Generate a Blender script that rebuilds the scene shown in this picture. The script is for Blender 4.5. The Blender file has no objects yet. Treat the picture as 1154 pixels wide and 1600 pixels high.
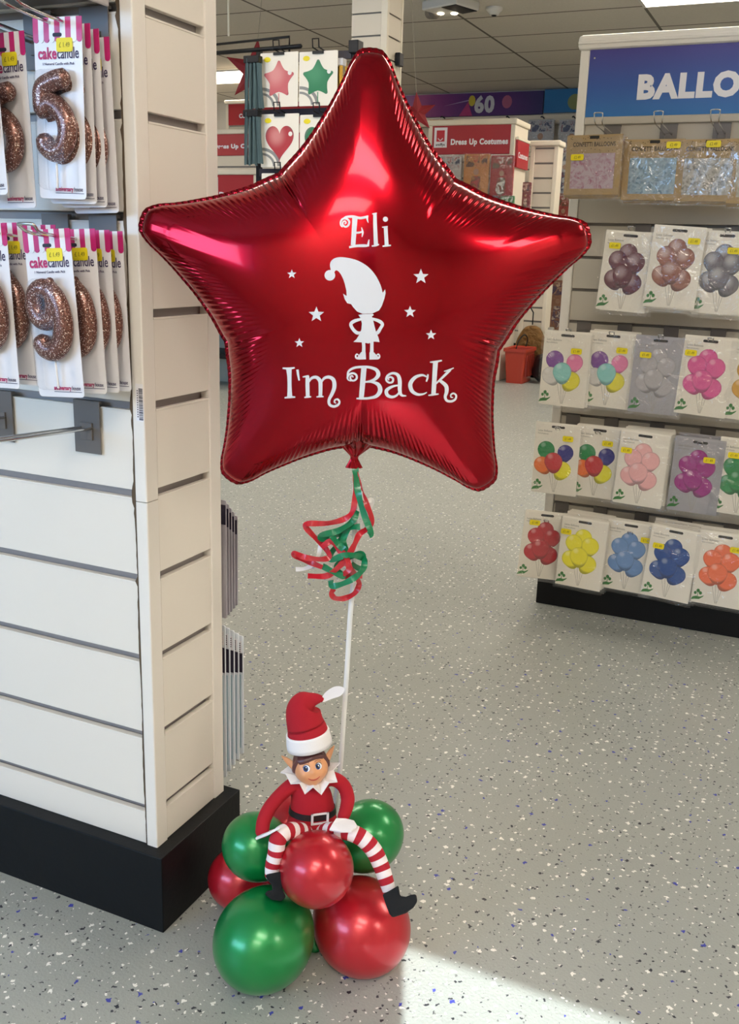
import bpy, bmesh, math, random
import numpy as np
from mathutils import Vector, Matrix
random.seed(7)
PI = math.pi
SC = bpy.context.scene
COL = SC.collection

# ------------------------------------------------------------------ camera
CAM_H = 0.829
F_PX, YAW, PITCH, ROLL = 1515.3, -0.4247, 0.2634, 0.0315
def cam_axes():
    cy, sy, cp, sp, cr, sr = math.cos(YAW), math.sin(YAW), math.cos(PITCH), math.sin(PITCH), math.cos(ROLL), math.sin(ROLL)
    fwd = Vector((sy*cp, cy*cp, -sp)); right = Vector((cy, -sy, 0)); up = right.cross(fwd)
    return cr*right + sr*up, -sr*right + cr*up, fwd
CR, CU, CF = cam_axes()
CAM = Vector((0, 0, CAM_H))
cam = bpy.data.cameras.new('camera'); cam_ob = bpy.data.objects.new('camera', cam); COL.objects.link(cam_ob)
cam.sensor_fit = 'VERTICAL'; cam.sensor_height = 24.0; cam.lens = F_PX*24.0/1600.0
cam.clip_start = 0.01; cam.clip_end = 100
cam_ob.matrix_world = Matrix(((CR.x, CU.x, -CF.x, CAM.x), (CR.y, CU.y, -CF.y, CAM.y), (CR.z, CU.z, -CF.z, CAM.z), (0, 0, 0, 1)))
SC.camera = cam_ob

# ------------------------------------------------------------------ view, world, daylight
SC.view_settings.view_transform = 'Standard'; SC.view_settings.look = 'None'
SC.view_settings.gamma = 1.0; SC.view_settings.use_curve_mapping = False
SC.view_settings.exposure = 0.22
PANEL_POWER = 15.0          # ceiling light diffusers
WINDOW_POWER = 84.0        # skylight through the shop window
SUN_POWER = 12.0            # sun through the glass door
SC.cycles.max_bounces = 8; SC.cycles.transparent_max_bounces = 24
SC.cycles.sample_clamp_indirect = 4.0
w = bpy.data.worlds.new('world'); SC.world = w; w.use_nodes = True
w.node_tree.nodes['Background'].inputs[0].default_value = (0.62, 0.75, 1.0, 1)
w.node_tree.nodes['Background'].inputs[1].default_value = 1.2
sun = bpy.data.lights.new('sun', 'SUN'); sun.energy = SUN_POWER; sun.angle = 0.0025; sun.color = (1.0, 0.97, 0.92)
sun_ob = bpy.data.objects.new('sun', sun); COL.objects.link(sun_ob)
SUN_DIR = Vector((-0.385, 0.923, -0.53)).normalized()
sun_ob.rotation_euler = SUN_DIR.to_track_quat('-Z', 'Y').to_euler()
sun_ob.location = (3, -6, 4)
win = bpy.data.lights.new('window_skylight', 'AREA'); win.shape = 'RECTANGLE'; win.size = 2.8; win.size_y = 0.85
win.energy = WINDOW_POWER; win.color = (0.42, 0.66, 1.0)
win_ob = bpy.data.objects.new('window_skylight', win); COL.objects.link(win_ob)
win_ob.location = (-2.6, -2.72, 1.48); win_ob.rotation_euler = (PI/2, 0, PI)
win_ob.rotation_euler = Vector((0, 1, 0)).to_track_quat('-Z', 'Z').to_euler()

# ------------------------------------------------------------------ points from the survey of the photograph
def ray(px, py): return CR*((px-577)/F_PX) + CU*(-(py-800)/F_PX) + CF
def at(px, py, Y): d = ray(px, py); return CAM + d*(Y/d.y)             # on the upright plane y = Y
def atz(px, py, Z): d = ray(px, py); return CAM + d*((Z-CAM_H)/d.z)    # on a level plane
def atd(px, py, D): return CAM + ray(px, py)*D                         # at a distance

# ------------------------------------------------------------------ materials
def lin(c): return c/12.92 if c <= 0.04045 else ((c+0.055)/1.055)**2.4
def hexc(h):
    h = h.lstrip('#'); return tuple(lin(int(h[i:i+2], 16)/255) for i in (0, 2, 4)) + (1,)
MATS = {}
def mat(name, col='#ffffff', rough=0.5, metal=0.0, coat=0.0, spec=0.5, alpha=None, bump=None):
    if name in MATS: return MATS[name]
    m = bpy.data.materials.new(name); m.use_nodes = True; MATS[name] = m
    b = m.node_tree.nodes['Principled BSDF']
    b.inputs['Base Color'].default_value = hexc(col) if isinstance(col, str) else col
    b.inputs['Roughness'].default_value = rough; b.inputs['Metallic'].default_value = metal
    b.inputs['Coat Weight'].default_value = coat; b.inputs['Coat Roughness'].default_value = 0.12
    b.inputs['Specular IOR Level'].default_value = spec
    if bump:
        nt = m.node_tree; n = nt.nodes.new('ShaderNodeTexNoise'); n.inputs['Scale'].default_value = bump[0]
        tc = nt.nodes.new('ShaderNodeTexCoord'); nt.links.new(tc.outputs['Object'], n.inputs['Vector'])
        bp = nt.nodes.new('ShaderNodeBump'); bp.inputs['Strength'].default_value = bump[1]; bp.inputs['Distance'].default_value = bump[2]
        nt.links.new(n.outputs['Fac'], bp.inputs['Height']); nt.links.new(bp.outputs['Normal'], b.inputs['Normal'])
    return m
class NT:
    def __init__(s, m): s.nt = m.node_tree; s.b = s.nt.nodes['Principled BSDF']
    def n(s, typ, **kw):
        x = s.nt.nodes.new(typ)
        for k, v in kw.items():
            if k.startswith('_'): setattr(x, k[1:], v)
            else: x.inputs[k].default_value = v
        return x
    def l(s, a, b): s.nt.links.new(a, b)
    def math(s, op, a, b=None):
        x = s.nt.nodes.new('ShaderNodeMath'); x.operation = op
        for i, v in enumerate((a, b)):
            if v is None: continue
            if isinstance(v, (int, float)): x.inputs[i].default_value = v
            else: s.l(v, x.inputs[i])
        return x.outputs[0]
    def mix(s, f, a, b):
        x = s.nt.nodes.new('ShaderNodeMix'); x.data_type = 'RGBA'
        for i, v in ((0, f), (6, a), (7, b)):
            if isinstance(v, (int, float)): x.inputs[i].default_value = v
            elif isinstance(v, tuple): x.inputs[i].default_value = v
            else: s.l(v, x.inputs[i])
        return x.outputs[2]
def floor_mat():
    m = mat('floor_vinyl', '#a9a99f', 0.36); t = NT(m)
    geo = t.n('ShaderNodeNewGeometry'); pos = geo.outputs['Position']
    nz = t.n('ShaderNodeTexNoise', Scale=160.0); t.l(pos, nz.inputs['Vector'])
    sub = t.n('ShaderNodeVectorMath', _operation='MULTIPLY_ADD'); t.l(nz.outputs['Color'], sub.inputs[0])
    sub.inputs[1].default_value = (0.009, 0.009, 0.009); t.l(pos, sub.inputs[2])
    big = t.n('ShaderNodeTexNoise', Scale=1.3, Detail=2.0); t.l(pos, big.inputs['Vector'])
    col = t.mix(big.outputs['Fac'], hexc('#9b9f9a'), hexc('#a9ada6'))
    fine = t.n('ShaderNodeTexNoise', Scale=420.0); t.l(pos, fine.inputs['Vector'])
    col = t.mix(t.math('MULTIPLY', fine.outputs['Fac'], 0.22), col, hexc('#8b8c86'))
    def layer(col, scale, thr, lo, c, off):
        v = t.n('ShaderNodeTexVoronoi', _voronoi_dimensions='2D', _distance='MANHATTAN', Scale=scale)
        ad = t.n('ShaderNodeVectorMath', _operation='ADD'); t.l(sub.outputs[0], ad.inputs[0]); ad.inputs[1].default_value = off
        t.l(ad.outputs[0], v.inputs['Vector'])
        sp = t.n('ShaderNodeSeparateColor'); t.l(v.outputs['Color'], sp.inputs[0])
        size = t.math('MULTIPLY', t.math('MAXIMUM', t.math('SUBTRACT', sp.outputs[0], lo), 0.0), thr/(1-lo))
        return t.mix(t.math('LESS_THAN', v.outputs['Distance'], size), col, c)
    col = layer(col, 150, 0.26, 0.75, hexc('#6f716f'), (3.1, 1.7, 0))
    col = layer(col, 62, 0.25, 0.62, hexc('#f4f3ec'), (0, 0, 0))
    col = layer(col, 58, 0.18, 0.62, hexc('#23262f'), (5.3, 2.2, 0))
    col = layer(col, 105, 0.22, 0.68, hexc('#f1f0e9'), (1.3, 7.2, 0))
    col = layer(col, 90, 0.20, 0.68, hexc('#30333c'), (2.3, 9.2, 0))
    col = layer(col, 40, 0.15, 0.72, hexc('#3a44a6'), (8.3, 4.2, 0))
    t.l(col, t.b.inputs['Base Color'])
    bp = t.n('ShaderNodeBump', Strength=0.35, Distance=0.002); n2 = t.n('ShaderNodeTexNoise', Scale=260.0); t.l(pos, n2.inputs['Vector'])
    t.l(n2.outputs['Fac'], bp.inputs['Height']); t.l(bp.outputs['Normal'], t.b.inputs['Normal'])
    return m
def ceiling_mat():
    m = mat('ceiling_tile', '#c8c3b8', 0.9); t = NT(m)
    geo = t.n('ShaderNodeNewGeometry'); sp = t.n('ShaderNodeSeparateXYZ'); t.l(geo.outputs['Position'], sp.inputs[0])
    def line(o, off, per):
        a = t.math('ADD', o, off + 50*per); a = t.math('MODULO', a, per)
        a = t.math('ABSOLUTE', t.math('SUBTRACT', a, per/2)); return t.math('GREATER_THAN', a, per/2-0.010)
    f = t.math('MAXIMUM', line(sp.outputs[0], 2.5, 1.2), line(sp.outputs[1], -6.833, 0.6))
    nz = t.n('ShaderNodeTexNoise', Scale=60.0, Detail=4.0); t.l(geo.outputs['Position'], nz.inputs['Vector'])
    base = t.mix(nz.outputs['Fac'], hexc('#cdc8be'), hexc('#ddd8ce'))
    t.l(t.mix(f, base, hexc('#6d675e')), t.b.inputs['Base Color'])
    return m
def glitter_mat():
    m = mat('rose_glitter', '#7a5148', 0.32, 0.6, 0.25); t = NT(m)
    tc = t.n('ShaderNodeTexCoord'); v = t.n('ShaderNodeTexVoronoi', Scale=1300.0); t.l(tc.outputs['Object'], v.inputs['Vector'])
    sp = t.n('ShaderNodeSeparateColor'); t.l(v.outputs['Color'], sp.inputs[0])
    c = t.mix(sp.outputs[0], hexc('#4c2e28'), hexc('#946457')); c = t.mix(t.math('GREATER_THAN', sp.outputs[1], 0.91), c, hexc('#f3ddd2'))
    t.l(c, t.b.inputs['Base Color'])
    bp = t.n('ShaderNodeBump', Strength=0.6, Distance=0.0006); t.l(sp.outputs[2], bp.inputs['Height']); t.l(bp.outputs['Normal'], t.b.inputs['Normal'])
    return m
def clear_mat(name='clear_film', f=0.0, tint='#ffffff', rough=0.12):
    if name in MATS: return MATS[name]
    m = bpy.data.materials.new(name); m.use_nodes = True; MATS[name] = m
    nt = m.node_tree; nt.nodes.remove(nt.nodes['Principled BSDF'])
    out = nt.nodes['Material Output']; tr = nt.nodes.new('ShaderNodeBsdfTransparent'); tr.inputs[0].default_value = hexc(tint)
    gl = nt.nodes.new('ShaderNodeBsdfGlossy'); gl.inputs['Roughness'].default_value = rough
    fr = nt.nodes.new('ShaderNodeLayerWeight'); fr.inputs[0].default_value = 0.25
    mu = nt.nodes.new('ShaderNodeMath'); mu.operation = 'MULTIPLY_ADD'; mu.inputs[1].default_value = 0.35; mu.inputs[2].default_value = f
    nt.links.new(fr.outputs['Fresnel'], mu.inputs[0])
    mx = nt.nodes.new('ShaderNodeMixShader'); nt.links.new(mu.outputs[0], mx.inputs[0]); nt.links.new(tr.outputs[0], mx.inputs[1]); nt.links.new(gl.outputs[0], mx.inputs[2])
    nt.links.new(mx.outputs[0], out.inputs['Surface'])
    return m
def bag_mat():
    m = clear_mat('crinkled_bag', 0.09, '#ffffff', 0.12); nt = m.node_tree
    gl = [n for n in nt.nodes if n.type == 'BSDF_GLOSSY'][0]
    tc = nt.nodes.new('ShaderNodeTexCoord'); ns = nt.nodes.new('ShaderNodeTexNoise'); ns.inputs['Scale'].default_value = 26.0; ns.inputs['Detail'].default_value = 3.0
    ns.inputs['Distortion'].default_value = 1.2
    oi = nt.nodes.new('ShaderNodeObjectInfo'); ad = nt.nodes.new('ShaderNodeVectorMath'); ad.operation = 'MULTIPLY_ADD'
    nt.links.new(oi.outputs['Random'], ad.inputs[0]); ad.inputs[1].default_value = (9, 7, 5); nt.links.new(tc.outputs['Object'], ad.inputs[2])
    nt.links.new(ad.outputs[0], ns.inputs['Vector'])
    bp = nt.nodes.new('ShaderNodeBump'); bp.inputs['Strength'].default_value = 1.0; bp.inputs['Distance'].default_value = 0.010
    nt.links.new(ns.outputs['Fac'], bp.inputs['Height']); nt.links.new(bp.outputs['Normal'], gl.inputs['Normal'])
    return m
def emit_mat(name, col, s):
    if name in MATS: return MATS[name]
    m = mat(name, col); b = m.node_tree.nodes['Principled BSDF']
    b.inputs['Emission Color'].default_value = hexc(col); b.inputs['Emission Strength'].default_value = s
    return m
def grad_mat(name, stops, axis='v', rough=0.4):
    # a printed gradient along the UVs of a sign
    m = mat(name, '#ffffff', rough); t = NT(m); tc = t.n('ShaderNodeTexCoord'); sp = t.n('ShaderNodeSeparateXYZ'); t.l(tc.outputs['UV'], sp.inputs[0])
    r = t.n('ShaderNodeValToRGB'); t.l(sp.outputs[1 if axis == 'v' else 0], r.inputs[0])
    el = r.color_ramp.elements
    while len(el) < len(stops): el.new(0.5)
    for e, (p, c) in zip(el, stops): e.position = p; e.color = hexc(c)
    t.l(r.outputs[0], t.b.inputs['Base Color']); return m
def print_balloon_mat(name, c, rim, hi, metallic=False):
    # ink of one printed balloon: the UV runs -1..1 over the drawing
    if name in MATS: return MATS[name]
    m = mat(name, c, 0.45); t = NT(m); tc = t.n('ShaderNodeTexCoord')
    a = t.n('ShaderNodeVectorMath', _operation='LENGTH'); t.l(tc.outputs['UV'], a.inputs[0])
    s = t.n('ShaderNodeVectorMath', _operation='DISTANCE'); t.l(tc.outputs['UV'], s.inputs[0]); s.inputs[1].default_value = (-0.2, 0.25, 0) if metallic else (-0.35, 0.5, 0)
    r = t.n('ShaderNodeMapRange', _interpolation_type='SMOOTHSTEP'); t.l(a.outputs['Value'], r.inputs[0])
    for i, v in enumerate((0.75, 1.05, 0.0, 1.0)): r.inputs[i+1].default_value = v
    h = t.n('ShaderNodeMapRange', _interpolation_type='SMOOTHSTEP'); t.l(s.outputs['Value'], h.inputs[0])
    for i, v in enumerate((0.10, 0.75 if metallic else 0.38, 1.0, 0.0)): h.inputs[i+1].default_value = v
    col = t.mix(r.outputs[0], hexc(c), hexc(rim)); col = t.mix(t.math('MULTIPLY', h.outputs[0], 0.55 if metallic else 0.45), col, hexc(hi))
    t.l(col, t.b.inputs['Base Color']); return m

WHITE = mat('white_laminate', '#e9e4dc', 0.42, bump=(900, 0.05, 0.0005))
BOARD = mat('slat_board', '#e8e2d8', 0.45, bump=(700, 0.06, 0.0005))
SLOT = mat('slot_insert', '#a09a98', 0.5)
CHIP = mat('chipped_edge', '#5a4a38', 0.9)
BLACK = mat('black_plinth', '#0b0d10', 0.5, spec=0.25, bump=(120, 0.25, 0.001))
CHROME = mat('chrome', '#c9c9c9', 0.16, 1.0)
PLATE = mat('zinc_plate', '#6b6561', 0.42, 0.15)
YELLOW = mat('yellow_label', '#e8d512', 0.5)
INK = mat('dark_ink', '#2b2438', 0.6)
CARDW = mat('white_card', '#e9e7ea', 0.4, coat=0.2)
CLEAR = clear_mat(); BAG = bag_mat(); GLIT = glitter_mat()

# ------------------------------------------------------------------ mesh helpers
def obj(name, bm, m, parent=None, smooth=False, angle=None):
    me = bpy.data.meshes.new(name); bm.normal_update(); bm.to_mesh(me); bm.free()
    for x in (m if isinstance(m, (list, tuple)) else [m]): me.materials.append(x)
    if smooth: me.polygons.foreach_set('use_smooth', [True]*len(me.polygons))
    if smooth and angle:
        try: me.set_sharp_from_angle(angle=angle)
        except Exception: pass
    o = bpy.data.objects.new(name, me); COL.objects.link(o)
    if parent: o.parent = parent
    return o
def thing(name, label, cat, loc=(0, 0, 0), rot=(0, 0, 0), group=None):
    o = bpy.data.objects.new(name, None); COL.objects.link(o); o.location = loc; o.rotation_euler = rot; o.empty_display_size = 0.02
    o['label'] = label; o['category'] = cat
    if group: o['group'] = group
    return o
def tag(o, label, cat, group=None):
    o['label'] = label; o['category'] = cat
    if group: o['group'] = group
    return o
def struct(o): o['kind'] = 'structure'; return o
def lab(o, s): o['label'] = s; return o
def BM(): return bmesh.new()
def box(bm, lo, hi, bev=0.0, mi=0):
    lo = Vector(lo); hi = Vector(hi); d = hi-lo
    g = bmesh.ops.create_cube(bm, size=1.0, matrix=Matrix.Translation((lo+hi)/2) @ Matrix.Diagonal((abs(d.x), abs(d.y), abs(d.z), 1)))
    fs = set(f for v in g['verts'] for f in v.link_faces)
    if bev > 0:
        es = list(set(e for v in g['verts'] for e in v.link_edges))
        r = bmesh.ops.bevel(bm, geom=es, offset=bev, segments=2, affect='EDGES', profile=0.5)
        fs = set(r['faces']) | set(f for f in fs if f.is_valid)
    for f in fs:
        if f.is_valid: f.material_index = mi
    return fs
def poly(bm, pts, y0, y1, mi=0):
    """extrude a closed outline of (x, z) between depths y0 (front) and y1"""
    a = [bm.verts.new((x, y0, z)) for x, z in pts]; b = [bm.verts.new((x, y1, z)) for x, z in pts]
    n = len(pts); fs = [bm.faces.new(a), bm.faces.new(b[::-1])]
    for i in range(n): fs.append(bm.faces.new((a[i], b[i], b[(i+1) % n], a[(i+1) % n])))
    for f in fs: f.material_index = mi
    bmesh.ops.recalc_face_normals(bm, faces=fs)
    return fs
def rrect(w, h, r, n=5, cx=0, cz=0):
    out = []
    for sx, sz, a0 in ((1, 1, 0), (-1, 1, PI/2), (-1, -1, PI), (1, -1, 1.5*PI)):
        for i in range(n+1):
            a = a0+PI/2*i/n; out.append((cx+sx*(w/2-r)+r*math.cos(a), cz+sz*(h/2-r)+r*math.sin(a)))
    return out
def disc(cx, cz, rx, rz=None, n=24, a0=0): rz = rz or rx; return [(cx+rx*math.cos(a0+2*PI*i/n), cz+rz*math.sin(a0+2*PI*i/n)) for i in range(n)]
def starpts(cx, cz, R, r, rot=PI/2, k=5): return [(cx+(R if i % 2 == 0 else r)*math.cos(rot+i*PI/k), cz+(R if i % 2 == 0 else r)*math.sin(rot+i*PI/k)) for i in range(2*k)]
def catmull(pts, n=8, closed=False):
    P = [np.array(p, float) for p in pts]; out = []; N = len(P)
    for i in range(N if closed else N-1):
        if closed: p0, p1, p2, p3 = P[(i-1) % N], P[i], P[(i+1) % N], P[(i+2) % N]
        else: p1, p2 = P[i], P[i+1]; p0 = P[i-1] if i > 0 else 2*p1-p2; p3 = P[i+2] if i+2 < N else 2*p2-p1
        for k in range(n):
            t = k/n; out.append(0.5*((2*p1)+(-p0+p2)*t+(2*p0-5*p1+4*p2-p3)*t*t+(-p0+3*p1-3*p2+p3)*t**3))
    if not closed: out.append(P[-1])
    return out
def tube(bm, pts, radii, seg=12, caps=True, flat=1.0, flat_dir=None, closed=False, mi=0, uv=False):
    """sweep a circle along pts; optional flattening of the section along flat_dir"""
    P = [Vector(p) for p in pts]; N = len(P)
    if isinstance(radii, (int, float)): radii = [radii]*N
    T = []
    for i in range(N):
        a = P[(i-1) % N] if (closed or i > 0) else P[i]; b = P[(i+1) % N] if (closed or i < N-1) else P[i]
        d = b-a; T.append(d.normalized() if d.length > 1e-9 else Vector((0, 0, 1)))
    u = T[0].orthogonal().normalized(); rings = []; L = 0; Ls = []
    for i in range(N):
        if i: L += (P[i]-P[i-1]).length
        Ls.append(L)
        u = u-T[i]*u.dot(T[i])
        u = u.normalized() if u.length > 1e-6 else T[i].orthogonal().normalized()
        v = T[i].cross(u); ring = []
        for k in range(seg):
            a = 2*PI*k/seg; o = (u*math.cos(a)+v*math.sin(a))*radii[i]
            if flat_dir is not None: o = o-flat_dir*(o.dot(flat_dir)*(1-flat))
            ring.append(bm.verts.new(P[i]+o))
        rings.append(ring)
    fs = []; uvl = bm.loops.layers.uv.verify() if uv else None
    for i in range(N if closed else N-1):
        A, B = rings[i], rings[(i+1) % N]
        for k in range(seg):
            f = bm.faces.new((A[k], A[(k+1) % seg], B[(k+1) % seg], B[k])); fs.append(f)
            if uv:
                for lp, (uu, vv) in zip(f.loops, ((k, Ls[i]), (k+1, Ls[i]), (k+1, Ls[min(i+1, N-1)]), (k, Ls[min(i+1, N-1)]))): lp[uvl].uv = (uu/seg, vv)
    if caps and not closed:
        for ring, p, s in ((rings[0], P[0]-T[0]*radii[0]*0.6, 1), (rings[-1], P[-1]+T[-1]*radii[-1]*0.6, -1)):
            mid = [bm.verts.new(p+(v.co-p)*0.55+(p-(sum((q.co for q in ring), Vector())/seg))*0.35) for v in ring]; c = bm.verts.new(p)
            for k in range(seg):
                q = (ring[k], mid[k], mid[(k+1) % seg], ring[(k+1) % seg]) if s == 1 else (ring[(k+1) % seg], mid[(k+1) % seg], mid[k], ring[k])
                fs.append(bm.faces.new(q)); q = (mid[k], c, mid[(k+1) % seg]) if s == 1 else (mid[(k+1) % seg], c, mid[k]); fs.append(bm.faces.new(q))
    for f in fs: f.material_index = mi
    bmesh.ops.recalc_face_normals(bm, faces=fs)
    return fs
def ball(bm, c, r, seg=24, rings=14, scale=(1, 1, 1), mi=0, rot=None):
    M = Matrix.Translation(c) @ (rot.to_4x4() if rot else Matrix()) @ Matrix.Diagonal((scale[0], scale[1], scale[2], 1))
    g = bmesh.ops.create_uvsphere(bm, u_segments=seg, v_segments=rings, radius=r, matrix=M)
    for v in g['verts']:
        for f in v.link_faces: f.material_index = mi
_txt = {}
def text_mesh(body, size, bold=0.0, extrude=0.0001, align='LEFT'):
    key = (body, size, bold, extrude, align)
    if key in _txt: return _txt[key]
    cu = bpy.data.curves.new('text', 'FONT'); cu.body = body; cu.size = size; cu.offset = bold; cu.extrude = extrude; cu.space_character = 1.0+(bold/size)*2.2; cu.align_x = align; cu.resolution_u = 3
    o = bpy.data.objects.new('text', cu); COL.objects.link(o); dg = bpy.context.evaluated_depsgraph_get(); dg.update()
    me = bpy.data.meshes.new_from_object(o.evaluated_get(dg)); bpy.data.objects.remove(o); bpy.data.curves.remove(cu)
    _txt[key] = me; return me
def text(name, body, size, loc, m, parent=None, bold=0.0, align='LEFT', sx=1.0, rot=(PI/2, 0, 0), extrude=0.0001):
    me = text_mesh(body, size, bold, extrude, align).copy(); me.name = name; me.materials.clear(); me.materials.append(m)
    o = bpy.data.objects.new(name, me); COL.objects.link(o); o.location = loc; o.rotation_euler = rot; o.scale = (sx, 1, 1)
    if parent: o.parent = parent
    return o
def add_text(bm, body, size, x, y, z, bold=0.0, align='LEFT', sx=1.0, mi=0, extrude=0.0001):
    """lettering standing upright (facing -y) added to a bmesh"""
    me = text_mesh(body, size, bold, extrude, align); n0 = len(bm.verts); f0 = len(bm.faces)
    bm.from_mesh(me); bm.verts.ensure_lookup_table(); bm.faces.ensure_lookup_table()
    for v in bm.verts[n0:]: v.co = Vector((x+v.co.x*sx, y-v.co.z, z+v.co.y))
    for f in bm.faces[f0:]: f.material_index = mi
def copy_tree(o, parent=None):
    c = o.copy(); COL.objects.link(c); c.parent = parent
    for ch in list(o.children): copy_tree(ch, c)
    return c
def slat_mesh(W, lips, zbot, ztop, slot, thick=0.008, mi_board=0, mi_slot=1):
    """slatwall in local x 0..W, front at y=0 facing -y: boards between slots, backing, bright lip on each slot's lower edge"""
    bm = BM(); zs = sorted([z for z in lips if zbot < z < ztop]); lo = zbot
    for z in zs+[None]:
        top = z if z is not None else ztop
        box(bm, (0, 0, lo), (W, thick, top), 0.0008, mi_board)
        if z is not None:
            box(bm, (0, -0.0006, z-0.0018), (W, 0.003, z+0.0004), 0.0004, mi_board)
            lo = z+slot
    box(bm, (0, thick+0.003, zbot), (W, thick+0.009, ztop), 0, mi_slot)
    return bm
def set_uv(o, x0, x1, z0, z1):
    me = o.data; uv = me.uv_layers.new(name='UVMap') if not me.uv_layers else me.uv_layers[0]
    for lp in me.loops:
        c = me.vertices[lp.vertex_index].co; uv.data[lp.index].uv = ((c.x-x0)/(x1-x0), (c.z-z0)/(z1-z0))

# ================================================================== THE ROOM
X0, X1, Y0, Y1, ZC = -6.6, 3.6, -2.6, 9.8, 2.37
bm = BM(); box(bm, (X0-0.1, Y0-0.1, -0.1), (X1+0.1, Y1+0.1, 0)); struct(obj('floor', bm, floor_mat()))
bm = BM(); box(bm, (X0-0.1, Y0-0.1, ZC), (X1+0.1, Y1+0.1, ZC+0.1)); struct(obj('ceiling', bm, ceiling_mat()))
WALL = mat('wall_paint', '#d6d0c4', 0.8)
bm = BM(); box(bm, (X0-0.1, Y1, 0), (X1+0.1, Y1+0.1, ZC)); struct(obj('wall_back', bm, WALL))
bm = BM(); box(bm, (X0-0.1, Y0, 0), (X0, Y1, ZC)); struct(obj('wall_left', bm, WALL))
bm = BM(); box(bm, (X1, Y0, 0), (X1+0.1, Y1, ZC)); struct(obj('wall_right', bm, WALL))
# shop front behind the camera: a wide window, and a glass door sized to shape the patch of sun
WX0, WX1, WZ0, WZ1 = -4.3, -0.9, 0.95, 2.05
DX0, DX1, DZ0, DZ1 = 1.116, 1.50, 1.60, 2.096
bm = BM()
box(bm, (X0-0.1, Y0-0.1, 0), (WX0, Y0, ZC)); box(bm, (WX0, Y0-0.1, 0), (WX1, Y0, WZ0)); box(bm, (WX0, Y0-0.1, WZ1), (WX1, Y0, ZC))
box(bm, (WX1, Y0-0.1, 0), (DX0, Y0, ZC)); box(bm, (DX0, Y0-0.1, DZ1), (DX1, Y0, ZC)); box(bm, (DX1, Y0-0.1, 0), (X1+0.1, Y0, ZC))
struct(obj('wall_front', bm, WALL))
GLASS = clear_mat('shop_glass', 0.03, '#f4fbff', 0.02)
bm = BM(); box(bm, (WX0, Y0-0.055, WZ0), (WX1, Y0-0.045, WZ1)); wp = struct(obj('window_1', bm, GLASS))
bm = BM()
for x in (WX0, (WX0+WX1)/2-0.02, WX1-0.04): box(bm, (x, Y0-0.09, WZ0), (x+0.04, Y0-0.01, WZ1), 0.003)
for z in (WZ0, WZ1-0.04): box(bm, (WX0, Y0-0.09, z), (WX1, Y0-0.01, z+0.04), 0.003)
obj('window_frame', bm, mat('frame_grey', '#6a6d70', 0.4, 0.6), wp)
bm = BM(); box(bm, (DX0, Y0-0.055, DZ0), (DX1, Y0-0.045, DZ1)); d1 = struct(obj('door_1', bm, GLASS))
bm = BM(); box(bm, (DX0, Y0-0.07, 0.0), (DX1, Y0-0.03, DZ0), 0.003); obj('sun_block_panel', bm, mat('sun_block_grey', '#55585c', 0.5), d1)  # solid lower part added to cut the sun patch short
# skirting along the far wall
bm = BM(); box(bm, (X0, Y1-0.015, 0), (X1, Y1, 0.1), 0.003); struct(obj('baseboard_back', bm, mat('skirting', '#4a4744', 0.6)))

# ceiling light panels
DIFF = emit_mat('light_diffuser', '#fff3e4', PANEL_POWER)
FRAME = mat('light_frame', '#dcdad4', 0.5)
def light_panel(x, y, label):
    t = thing('ceiling_light', label, 'ceiling light', (x, y, ZC), group='ceiling light panels')
    bm = BM()
    for a, b in (((-0.6, -0.3), (0.6, -0.28)), ((-0.6, 0.28), (0.6, 0.3)), ((-0.6, -0.28), (-0.58, 0.28)), ((0.58, -0.28), (0.6, 0.28))):
        box(bm, (a[0], a[1], -0.012), (b[0], b[1], 0.0))
    obj('frame', bm, FRAME, t)
    bm = BM(); box(bm, (-0.58, -0.28, -0.008), (0.58, 0.28, -0.001)); obj('diffuser', bm, DIFF, t)
light_panel(-0.70, 6.53, 'bright ceiling light panel above the blue balloon sign at the top edge')
light_panel(-5.50, 8.40, 'bright ceiling light panel far back beside the hanging teal fringe')
for x, y in ((-0.70, 3.53), (1.70, 2.33), (-3.10, 2.93), (-5.50, 4.73), (2.90, 5.33), (0.50, -0.97), (0.50, -2.17), (2.90, -0.37)):  # unseen panels added to light the shop and set the star's highlights
    light_panel(x, y, 'unseen ceiling light panel added for its light, overhead or behind the viewer')

# ================================================================== NEAR SLATWALL UNIT (left)
LX = -0.660; LY = 0.8544; LYB = 1.004; LTOP = 1.62; LBOT = 0.106
LIP = [1.0506-0.1*k for k in range(-6, 11)]
unit = thing('slatwall_gondola', 'white slatwall display unit on a black plinth in the left foreground', 'display unit', (0, 0, 0))
LW = 1.05
CHB = [BOARD, SLOT]
o = obj('slat_panel', slat_mesh(LW, LIP, LBOT, LTOP, 0.0095), CHB, unit); o.location = (-0.677-LW, LY+0.0015, 0)
o = obj('slat_panel', slat_mesh(0.1045, LIP, LBOT, LTOP, 0.0095), CHB, unit); o.matrix_world = Matrix.Translation((LX-0.0015, 0.8765, 0)) @ Matrix.Rotation(PI/2, 4, 'Z')
o = obj('slat_panel', slat_mesh(LW, LIP, LBOT, LTOP, 0.0095), CHB, unit); o.matrix_world = Matrix.Translation((-0.677, LYB-0.0015, 0)) @ Matrix.Rotation(PI, 4, 'Z')
lab(o, 'rear slatted face of the unit')
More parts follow.
